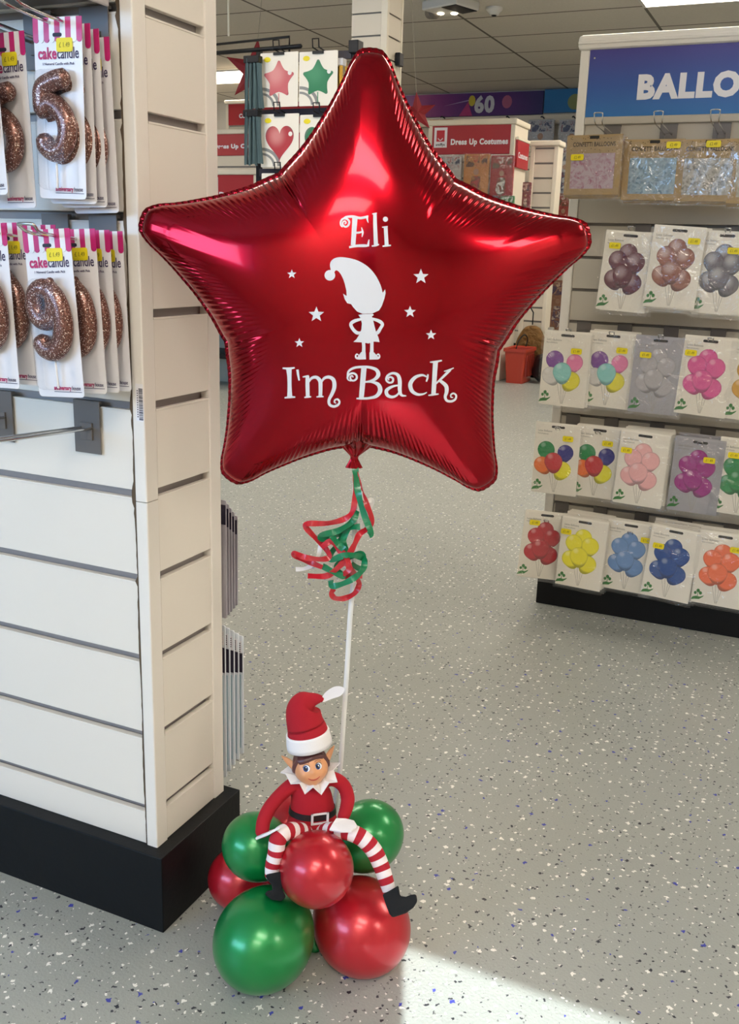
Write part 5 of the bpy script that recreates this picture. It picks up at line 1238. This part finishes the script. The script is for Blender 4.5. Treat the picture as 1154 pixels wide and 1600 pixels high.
def costume(x, y, z, w_, h, k, label, group, rz=0.0):
    c = PANELS[k % len(PANELS)]; t = thing('costume_packet', label, 'costume packet', (x, y, z), (0, 0, rz), group)
    bm = BM(); poly(bm, rrect(w_, h, 0.006, 3, 0, -h/2), -0.012, 0.012); obj('folded_costume', bm, mat('costume_'+c[0][1:], c[0], 0.6, bump=(40, 0.8, 0.02)), t)
    bm = BM(); r = random.Random(k*7+3); box(bm, (-w_*0.42, -0.0145, -h*0.30), (w_*0.42, -0.012, -h*0.04), 0, 0)
    poly(bm, disc(0, -h*0.42, w_*0.11, w_*0.12, 14), -0.0145, -0.012, 2); poly(bm, [(-w_*0.16, -h*0.52), (w_*0.16, -h*0.52), (w_*0.24, -h*0.82), (w_*0.10, -h*0.95), (-w_*0.10, -h*0.95), (-w_*0.24, -h*0.82)], -0.0145, -0.012, 1)
    obj('printed_insert', bm, [mottled('insert_'+c[2][1:], c[2], c[0], c[1]), mottled('figure_'+c[1][1:], c[1], c[2], c[0]), mat('insert_skin', '#a98068', 0.6)], t)
    b = bag_sheet(w_+0.02, h+0.01, k+2); bmesh.ops.translate(b, verts=b.verts[:], vec=(0, -0.014, 0)); obj('clear_bag', b, BAG, t, True)
    return t
for i, (px, py, w_, h, k) in enumerate(((705, 243, 0.15, 0.27, 0), (746, 241, 0.17, 0.26, 1), (786, 243, 0.15, 0.26, 2), (722, 308, 0.15, 0.26, 5), (762, 306, 0.15, 0.22, 3), (793, 306, 0.09, 0.20, 4))):
    p = at(px, py, 6.335); costume(p.x, 6.335, p.z, w_, h, k, ('grey costume packet at left under the Dress Up Costumes sign', 'orange printed costume packet at centre under the Dress Up Costumes sign', 'dark red costume packet at right under the Dress Up Costumes sign', 'brown costume packet in the lower row behind the star edge', 'pale costume packet in the lower row beside the green one', 'small green bagged item low beside the white upright')[i], 'costume packets under the Dress Up Costumes sign')
for i, (px, py, w_, h, k) in enumerate(((823, 285, 0.06, 0.20, 6),)):
    p = at(px, py, 6.63); costume(p.x, 6.63, p.z, w_, h, k, 'brown costume packet on the slatted end unit beside the white upright', 'costume packets on the end unit')
for i, (px, py, w_, h, k, y) in enumerate(((885, 228, 0.16, 0.38, 3, 8.1), (882, 302, 0.15, 0.33, 2, 8.1), (874, 438, 0.17, 0.40, 5, 8.1), (868, 375, 0.14, 0.30, 0, 8.1))):
    p = at(px, py, y); costume(p.x, y, p.z, w_, h, k, ('upper', 'red and white', 'lower pinkish', 'middle')[i]+' costume packet hanging in the gap left of the balloon display', 'costume packets left of the balloon display')
# far wall: printed banner over a row of costumes
bm = BM(); bx0, bx1 = -4.6, at(850, 140, 9.77).x; z0, z1 = 2.145, 2.355
t = thing('wall_banner', 'purple party banner with number 60 high on the far wall', 'banner', (0, 9.79, 0))
box(bm, (bx0, -0.03, z0), (bx1, 0, z1)); bo = obj('purple_board', bm, grad_mat('purple_print', [(0.0, '#7b86b8'), (0.2, '#8d8fc0'), (0.30, '#a8508f'), (0.45, '#7c2f7c'), (0.62, '#4a2370'), (0.80, '#54246e'), (1.0, '#2c1f5e')], 'u'), t); set_uv(bo, bx0, bx1, z0, z1)
x60 = at(741, 170, 9.76).x
bm = BM(); add_text(bm, '60', 0.20, x60, -0.033, z0+0.035, 0.010, 'LEFT', 0.95, 0, 0.002); obj('printed_number', bm, mat('silver_print', '#c9cbd2', 0.4), bo)
bm = BM(); poly(bm, disc(x60-0.03, z1-0.07, 0.035, 0.05, 14), -0.033, -0.03, 0); poly(bm, [(x60-0.16, z0), (x60-0.02, z0), (x60-0.07, z0+0.13)], -0.033, -0.03, 1); poly(bm, [(x60-0.32, z0+0.10), (x60-0.06, z0+0.14), (x60-0.06, z0+0.15)], -0.033, -0.03, 2); poly(bm, disc(x60+0.33, z1-0.09, 0.05, 0.06, 14), -0.033, -0.03, 3)
obj('printed_party_pictures', bm, [mat('banner_yellow', '#cdbb3a', 0.5), mat('banner_pink', '#a8306e', 0.5), mat('banner_lilac', '#b49cc4', 0.5), mat('banner_gift', '#a8587a', 0.5)], bo)
t = thing('wall_banner', 'bright blue banner panel right of the purple one on the far wall', 'banner', (0, 9.79, 0))
bm = BM(); box(bm, (bx1+0.01, -0.03, z0+0.01), (bx1+1.6, 0, z1+0.008)); obj('blue_board', bm, mat('banner_blue', '#1f6fae', 0.45), t)
bm = BM(); xx = at(898, 158, 9.76).x; poly(bm, disc(xx, z0+0.10, 0.07, 0.07, 18), -0.033, -0.03); obj('printed_balloon', bm, mat('banner_olive', '#7d8a5a', 0.5), t)
t = thing('wall_rail', 'pale shelf rail along the far wall under the banners', 'rail', (0, 9.78, 2.05)); bm = BM(); box(bm, (-5.5, -0.05, 0), (bx1+1.6, 0.0, 0.085), 0.004); obj('rail_board', bm, CREAM, t)
for i, (px, w_, k) in enumerate(((792, 0.20, 6), (846, 0.25, 3), (895, 0.25, 3), (690, 0.25, 1))):
    p = at(px, 187, 9.65); costume(p.x, 9.65, p.z, w_, 0.36, k, 'costume packet under the far wall banner, '+('behind the white upright', 'above the slatted end unit', 'beside the balloon display', 'left of the red sign', 'hidden by the balloon display')[i], 'costume packets along the far wall')
    bm = BM(); tube(bm, [(0, 0.10, 0.02), (0, 0, 0.03), (0, -0.03, 0.02)], 0.006, 8); h_ = tag(obj('display_hook', bm, BLKM), 'black hook on the far wall, '+('behind the white upright', 'above the slatted end unit', 'beside the balloon display', 'left of the red sign', 'hidden by the balloon display')[i], 'hook', 'black hooks on the far wall'); h_.location = (p.x, 9.65, p.z)
# slatted pillar
PY = 4.62; pA, pB = at(549, 40, PY), at(604, 40, PY)
t = thing('slatwall_pillar', 'white slat-clad pillar rising to the ceiling behind the star tip', 'pillar', (0, 0, 0)); pw = pB.x-pA.x
o = obj('slat_panel', slat_mesh(pw-0.03, [0.02+0.1*k for k in range(1, 24)], 0.0, ZC, 0.008, 0.006), [BACKB, GREYS], t); o.location = (pA.x, PY, 0)
o = obj('slat_panel', slat_mesh(0.155, [0.02+0.1*k for k in range(1, 24)], 0.0, ZC, 0.008, 0.006), [BACKB, GREYS], t); o.matrix_world = Matrix.Translation((pB.x, PY+0.02, 0)) @ Matrix.Rotation(PI/2, 4, 'Z')
bm = BM(); box(bm, (pA.x, PY+0.017, 0), (pB.x-0.017, PY+0.18, ZC)); obj('core', bm, BACKB, t)
bm = BM(); box(bm, (pB.x-0.03, PY-0.004, 0), (pB.x+0.004, PY+0.02, ZC), 0.003); box(bm, (pB.x-0.02, PY+0.172, 0), (pB.x+0.004, PY+0.19, ZC), 0.003); obj('corner_trim', bm, CREAM, t)
bm = BM(); box(bm, (pB.x+0.004, PY+0.10, at(626, 85, PY).z-0.03), (pB.x+0.03, PY+0.15, at(626, 85, PY).z+0.03), 0.004); lab(obj('bracket', bm, BLKM, t), 'small dark bracket on the pillar side')
# rack of foil balloon packets
RY = 4.40; MFOIL = {}
rk = thing('foil_balloon_rack', 'black metal rack of foil balloon packets left of the pillar', 'rack', (0, 0, 0))
rx0, rx1 = at(404, 85, RY).x, at(548, 85, RY).x; zt = at(480, 76, RY).z
for x in (rx0-0.01, rx1+0.012):
    bm = BM(); box(bm, (x-0.012, RY+0.01, 0), (x+0.012, RY+0.035, zt+0.02), 0.002); obj('upright', bm, BLKM, rk)
for py in (84, 171, 265, 350):
    z = at(480, py, RY).z; bm = BM(); box(bm, (rx0, RY+0.005, z-0.030), (rx1, RY+0.02, z+0.006), 0.002); obj('crossbar', bm, mat('dark_bar', '#2a2433', 0.5), rk)
bm = BM(); box(bm, (rx1, RY-0.03, zt-0.035), (rx1+0.05, RY+0.03, zt+0.02), 0.004); obj('end_block', bm, BLKM, rk)
bm = BM(); box(bm, (rx0-0.02, RY-0.15, 0), (rx1+0.03, RY+0.25, 0.05), 0.004); obj('base', bm, BLKM, rk)
bm = BM(); a, b = at(338, 83, RY-0.04), at(470, 72, RY-0.04); tube(bm, [a, b], 0.010, 8); a2, b2 = at(338, 69.5, RY+0.05), at(452, 57.5, RY+0.05); tag(obj('display_rail', bm, BLKM, None, True), 'thick black rail running left from the foil balloon rack', 'rail')
bm = BM(); tube(bm, [a2, b2, Vector((b2.x, b2.y, zt-0.01))], 0.006, 8); tag(obj('display_rail', bm, BLKM, None, True), 'thin black upper rail bent down at its right end, under the ceiling', 'rail')
def foil_pack(px0, py0, kind, label, yoff=0.0):
    p = at(px0, py0, RY-0.06); q = at(px0+60, py0+84, RY-0.06); w_, h = q.x-p.x, p.z-q.z
    t = thing('foil_balloon_packet', label, 'balloon packet', ((p.x+q.x)/2, RY-0.06, p.z), group='foil balloon packets on the black rack')
    bm = BM(); poly(bm, rrect(w_*0.97, h*0.98, 0.004, 2, 0, -h/2), -0.002, 0.002); obj('card', bm, PACKC, t)
    c = {'rstar': '#c8636a', 'gstar': '#1f7a50', 'rheart': '#b0343c', 'gheart': '#176a44', 'plain': '#b8b4ac'}[kind]
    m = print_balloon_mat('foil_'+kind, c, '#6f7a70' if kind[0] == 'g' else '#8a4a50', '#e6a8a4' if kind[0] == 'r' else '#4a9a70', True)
    bm = BM(); uvl = bm.loops.layers.uv.verify(); cz = -h*0.50
    if 'star' in kind:
        R_ = w_*0.40; th = np.linspace(0, 2*PI, 90, endpoint=False); rr = star_r(th)/SR*R_; pts = [(float(r*math.sin(a)), cz+float(r*math.cos(a))) for a, r in zip(th, rr)]
    else:
        R_ = w_*0.36; pts = []
        for a in np.linspace(0, 2*PI, 60, endpoint=False): x = 16*math.sin(a)**3; z = 13*math.cos(a)-5*math.cos(2*a)-2*math.cos(3*a)-math.cos(4*a); pts.append((x*R_/16, cz+z*R_*1.15/16))
    for f in poly(bm, pts, -0.0035, -0.002):
        for lp in f.loops: lp[uvl].uv = (lp.vert.co.x/R_*0.9, (lp.vert.co.z-cz)/R_*0.9)
    obj('printed_foil_balloon', bm, m, t)
    bm = BM(); box(bm, (-0.002, -0.0033, cz-R_*1.25), (0.002, -0.002, cz-R_*0.7)); obj('printed_tail', bm, m, t)
    bm = BM()
    for r0, r1 in ((w_*0.50, w_*0.42), (w_*0.36, w_*0.30)):
        A = [(-w_*0.47+r0*math.cos(a), -h*0.97+r0*math.sin(a)*0.8) for a in np.linspace(0, PI/2, 12)]+[(-w_*0.47+r1*math.cos(a), -h*0.97+r1*math.sin(a)*0.8) for a in np.linspace(PI/2, 0, 12)]; poly(bm, A, -0.0030, -0.002)
    obj('grey_rainbow_arcs', bm, mat('grey_print', '#8c8c8a', 0.5), t)
    bm = BM(); poly(bm, disc(-w_*0.30, -h*0.13, w_*0.085, w_*0.055, 12), -0.0045, -0.002); obj('price_label', bm, YELLOW, t)
    bm = BM(); poly(bm, disc(w_*0.28, -h*0.38, w_*0.05, w_*0.05, 12), -0.0045, -0.002); obj('round_mark', bm, mat('pale_print', '#e9e7e2', 0.5), t)
    bm = BM(); tube(bm, [(-0.016, 0.055, 0.0), (-0.016, -0.03, 0.01), (-0.016, -0.035, 0.045), (0.016, -0.035, 0.045), (0.016, -0.03, 0.01), (0.016, 0.055, 0.0)], 0.0035, 6); box(bm, (-0.028, -0.012, -0.014), (0.028, -0.004, -0.002)); hk = tag(obj('display_hook', bm, BLKM), 'black wire hook above the '+label.split(',')[0].replace(' mostly hidden behind the star edge', ' lowest down'), 'hook', 'black wire hooks on the rack'); hk.location = t.location; hk.location.y += 0.002
foil_pack(406, 83, 'rstar', 'foil packet picturing a red star, upper left on the black rack'); foil_pack(467, 81, 'gstar', 'foil packet picturing a green star, upper right on the rack')
foil_pack(407, 178, 'rheart', 'foil packet picturing a red heart on the black rack'); foil_pack(468, 179, 'gheart', 'foil packet picturing a green heart, half behind the red star')
foil_pack(408, 270, 'plain', 'foil packet on the rack mostly hidden behind the star edge')
# gold fringe at the rack's right end, teal fringe curtains at its left
def fringe(name, pts0, w0, w1, h, n, m, label, y):
    t = thing(name, label, 'fringe curtain', (pts0.x, y, pts0.z)); bm = BM(); r = random.Random(n)
    for i in range(n):
        u = i/(n-1)-0.5; yy = r.uniform(-0.02, 0.02); P = [(u*w0, yy, 0), (u*(w0*0.5+w1*0.5)+r.uniform(-.004, .004), yy+r.uniform(-.006, .006), -h*0.5), (u*w1+r.uniform(-.006, .006), yy+r.uniform(-.008, .008), -h*(0.96+0.06*r.random()))]
        pr_ = None
        for q in catmull(P, 4):
            a = r.uniform(-0.1, 0.1); hw = w0/n*1.1; row = [bm.verts.new((q[0]-hw, q[1]-0.003, q[2])), bm.verts.new((q[0]+hw, q[1]+0.003, q[2]))]
            if pr_: bm.faces.new((pr_[0], pr_[1], row[1], row[0]))
            pr_ = row
    o = obj('foil_strands', bm, m, t); so = o.modifiers.new('th', 'SOLIDIFY'); so.thickness = 0.0008
    bm = BM(); box(bm, (-w0/2-0.004, -0.02, -0.02), (w0/2+0.004, 0.02, 0.012), 0.003); obj('header_strip', bm, BLKM if name == 'teal_fringe' else CARDW, t)
TEAL = mat('teal_foil', '#4f666e', 0.3, 0.6); GOLD = mat('gold_foil', '#a8863a', 0.25, 0.9)
fy = RY-0.10
for k, (px, py, py2, l) in enumerate(((395, 92, 172, 'upper'), (394, 176, 258, 'lower'))):
    p, q = at(px, py, fy), at(px-4, py2, fy); fringe('teal_fringe', p, 0.075, 0.105, p.z-q.z, 22, TEAL, '%s dark teal foil fringe hanging left of the foil packets' % l, fy)
p, q = at(532, 96, RY-0.02), at(536, 150, RY-0.02); fringe('gold_fringe', p, 0.035, 0.045, p.z-q.z, 10, GOLD, 'gold foil fringe beside the green star packet', RY-0.02)
# hanging red star decorations
def deco_star(c, R_, rz, rot, label):
    t = thing('hanging_star', label, 'decoration', c, (0, rot, rz)); bm = BM(); P = starpts(0, 0, R_, R_*0.40); f = [bm.verts.new((x, 0, z)) for x, z in P]; a, b = bm.verts.new((0, -R_*0.22, 0)), bm.verts.new((0, R_*0.22, 0))
    for i in range(10): bm.faces.new((f[i], f[(i+1) % 10], a)); bm.faces.new((f[(i+1) % 10], f[i], b))
    bmesh.ops.recalc_face_normals(bm, faces=bm.faces[:]); obj('paper_star', bm, mat('red_paper', '#8c1a26', 0.55), t)
    bm = BM(); tube(bm, [(0, 0, R_), (0, 0, max(R_+0.05, ZC-c.z))], 0.0012, 6); obj('thread', bm, STRING, t)
deco_star(at(398, 112, 5.6), 0.19, 0.5, 0.10, 'red paper star hanging behind the teal fringe')
deco_star(at(652, 176, 5.2), 0.105, 0.4, -0.10, 'red paper star hanging beside the right edge of the star balloon')
bm = BM(); a = at(357, 56, 5.0); tube(bm, [a, Vector((a.x, a.y, ZC))], 0.006, 8); tag(obj('hanging_rod', bm, CREAM, None, True), 'white rod hanging from the ceiling at upper left', 'rod')
# ceiling spotlight unit and smoke detector
p = atz(704, 2, ZC); t = thing('ceiling_spotlight', 'white boxed spotlight with dark square face at the ceiling, top edge', 'spotlight', (p.x, p.y, ZC), (0, 0, -0.35)); t.scale = (0.72, 0.72, 0.72)
bm = BM(); box(bm, (-0.20, -0.16, -0.075), (0.20, 0.16, 0), 0.012); obj('housing', bm, FRAME, t)
bm = BM(); box(bm, (0.02, -0.145, -0.080), (0.185, 0.145, -0.074), 0.002); obj('dark_face', bm, BLKM, t)
bm = BM(); tube(bm, [(-0.33, 0.10, -0.035), (-0.20, 0.02, -0.055)], [0.05, 0.06], 16); obj('lamp_arm', bm, mat('arm_grey', '#6a645c', 0.5), t)
LAMP = emit_mat('spot_lamp', '#fff0d0', 6.0)
for x, y in ((-0.13, 0.02), (-0.03, 0.09)): bm = BM(); ball(bm, Vector((x, y, -0.078)), 0.032, 14, 8, (1, 1, 0.4)); obj('lamp', bm, LAMP, t, True)
p = atz(772, 12, ZC); t = thing('smoke_detector', 'round white smoke detector on the ceiling tiles', 'smoke detector', (p.x, p.y, ZC)); prev = None; bm = BM()
for r_, z in ((0.055, 0), (0.055, -0.012), (0.050, -0.020), (0.034, -0.034), (0.030, -0.045), (0.001, -0.046)):
    row = [bm.verts.new((r_*math.cos(a), r_*math.sin(a), z)) for a in np.linspace(0, 2*PI, 28, endpoint=False)]
    if prev:
        for k in range(28): bm.faces.new((prev[k], prev[(k+1) % 28], row[(k+1) % 28], row[k]))
    prev = row
bmesh.ops.recalc_face_normals(bm, faces=bm.faces[:]); obj('detector_body', bm, FRAME, t, True, 0.6); bm = BM(); ball(bm, Vector((0, 0, -0.046)), 0.018, 12, 8, (1, 1, 0.3)); obj('sensor', bm, BLKM, t, True)
# red shopping baskets, a costume bag and a black sack on the floor
BASK = mat('red_basket', '#b23a24', 0.45)
def basket(x, y, z, rz, label):
    t = thing('shopping_basket', label, 'basket', (x, y, z), (0, 0, rz), 'red baskets on the floor'); bm = BM()
    def rr(w_, d, zz): return [bm.verts.new((px_, py_, zz)) for px_, py_ in rrect(w_, d, 0.03, 4)]
    L = [rr(0.36, 0.22, 0.0), rr(0.42, 0.28, 0.26), rr(0.45, 0.31, 0.27), rr(0.45, 0.31, 0.245)]; I = [rr(0.35, 0.21, 0.01), rr(0.41, 0.27, 0.262)]
    for A, B in zip(L, L[1:]):
        for i in range(len(A)): bm.faces.new((A[i], A[(i+1) % len(A)], B[(i+1) % len(A)], B[i]))
    for i in range(len(I[0])): bm.faces.new((I[0][(i+1) % 20 % len(I[0])] if False else I[0][(i+1) % len(I[0])], I[0][i], I[1][i], I[1][(i+1) % len(I[0])])); bm.faces.new((L[2][i], L[2][(i+1) % len(I[0])], I[1][(i+1) % len(I[0])], I[1][i]))
    bm.faces.new(L[0]); bm.faces.new(I[0]); bmesh.ops.recalc_face_normals(bm, faces=bm.faces[:]); obj('basket_body', bm, BASK, t)
    bm = BM()
    for i in range(5): box(bm, (-0.15+0.075*i-0.006, -0.150, 0.05), (-0.15+0.075*i+0.006, -0.128, 0.22), 0.003)
    obj('side_ribs', bm, mat('basket_rib', '#8d2a1a', 0.5), t)
    bm = BM(); tube(bm, catmull([(-0.2, -0.01, 0.27), (-0.19, -0.03, 0.33), (0, -0.04, 0.37), (0.19, -0.03, 0.33), (0.2, -0.01, 0.27)], 4), 0.007, 8); obj('handle', bm, BLKM, t, True); return t
bk = basket(-1.825, 6.41, 0.0, PI/2, 'red shopping basket on the floor right of the star balloon'); bk.scale = (0.58, 0.52, 0.85)
t = thing('black_sack', 'black sack on the floor behind the red basket', 'sack', (-1.650, 6.46, 0)); bm = BM(); ball(bm, Vector((0, 0, 0.10)), 0.105, 24, 16, (0.9, 0.9, 1.0))
for v in bm.verts: n = math.sin(v.co.x*60)*math.sin(v.co.z*45+v.co.y*30); v.co += v.co.normalized()*0.012*n; v.co.z = max(v.co.z, 0.0)
obj('sack', bm, mat('black_plastic', '#141416', 0.35), t, True)
p = at(829, 512, 6.58); t = thing('hanging_costume_bag', 'tawny costume bag hanging above the black sack', 'costume bag', (p.x, 6.615, p.z)); bm = BM(); poly(bm, [(x*0.8, z*0.6) for x, z in catmull([(-0.07, -0.02), (0, 0.02), (0.07, -0.02), (0.13, -0.2), (0.10, -0.38), (-0.08, -0.40), (-0.13, -0.2)], 5, True)], -0.04, 0.04); bmesh.ops.bevel(bm, geom=[e for e in bm.edges if len(e.link_faces) == 2 and e.calc_face_angle(0) > 0.8], offset=0.02, segments=3, affect='EDGES', profile=0.5); obj('fabric', bm, mat('tawny_fabric', '#7d5a2c', 0.8, bump=(30, 1.0, 0.03)), t, True, 0.9)
bm = BM(); tube(bm, [(-0.05, -0.045, -0.18), (0.05, -0.05, -0.2), (0.12, -0.02, -0.17)], 0.006, 6); obj('strap', bm, BLKM, t); bm = BM(); tube(bm, [(0, 0, 0.02), (0.0, 0, 0.10), (-0.04, 0, 0.16)], 0.005, 6); obj('hanger', bm, BLKM, t)
p = at(850, 512, 6.50); t = thing('silver_case', 'slim silver case leaning beside the tawny costume bag', 'case', (p.x+0.02, 6.60, p.z), (0, -0.05, 0)); bm = BM(); box(bm, (-0.02, -0.02, -0.24), (0.02, 0.02, 0), 0.010); obj('case_body', bm, mat('silver_plastic', '#a9a69c', 0.35, 0.4), t); bm = BM(); box(bm, (-0.012, -0.034, -0.06), (0.012, -0.028, -0.03), 0.002); obj('clasp', bm, CHROME, t)
# low shelves glimpsed between the near unit and the star
sx = at(353, 600, 4.9); t = thing('low_shelf_unit', 'pale low shelving with dark shelf edges glimpsed left of the star', 'shelving', (sx.x-0.45, 4.9, 0))
bm = BM(); box(bm, (-0.5, 0.3, 0), (0.5, 0.33, 0.95)); obj('back_panel', bm, mat('shelf_back', '#b9bdb0', 0.6), t)
for z in (0.18, 0.36, 0.58, 0.78): bm = BM(); box(bm, (-0.5, 0, z), (0.5, 0.3, z+0.03), 0.003); obj('shelf', bm, BLKM, t)
for x in (-0.5, 0.47): bm = BM(); box(bm, (x, 0.0, 0), (x+0.03, 0.33, 0.95), 0.003); obj('side', bm, CREAM, t)
bm = BM(); box(bm, (-0.45, 0.05, 0.81), (0.42, 0.25, 0.93), 0.01); tag(obj('blue_carton', bm, mat('blue_carton', '#4a5f88', 0.5)), 'blue carton on the top low shelf left of the star', 'carton').location = (sx.x-0.45, 4.9, 0)
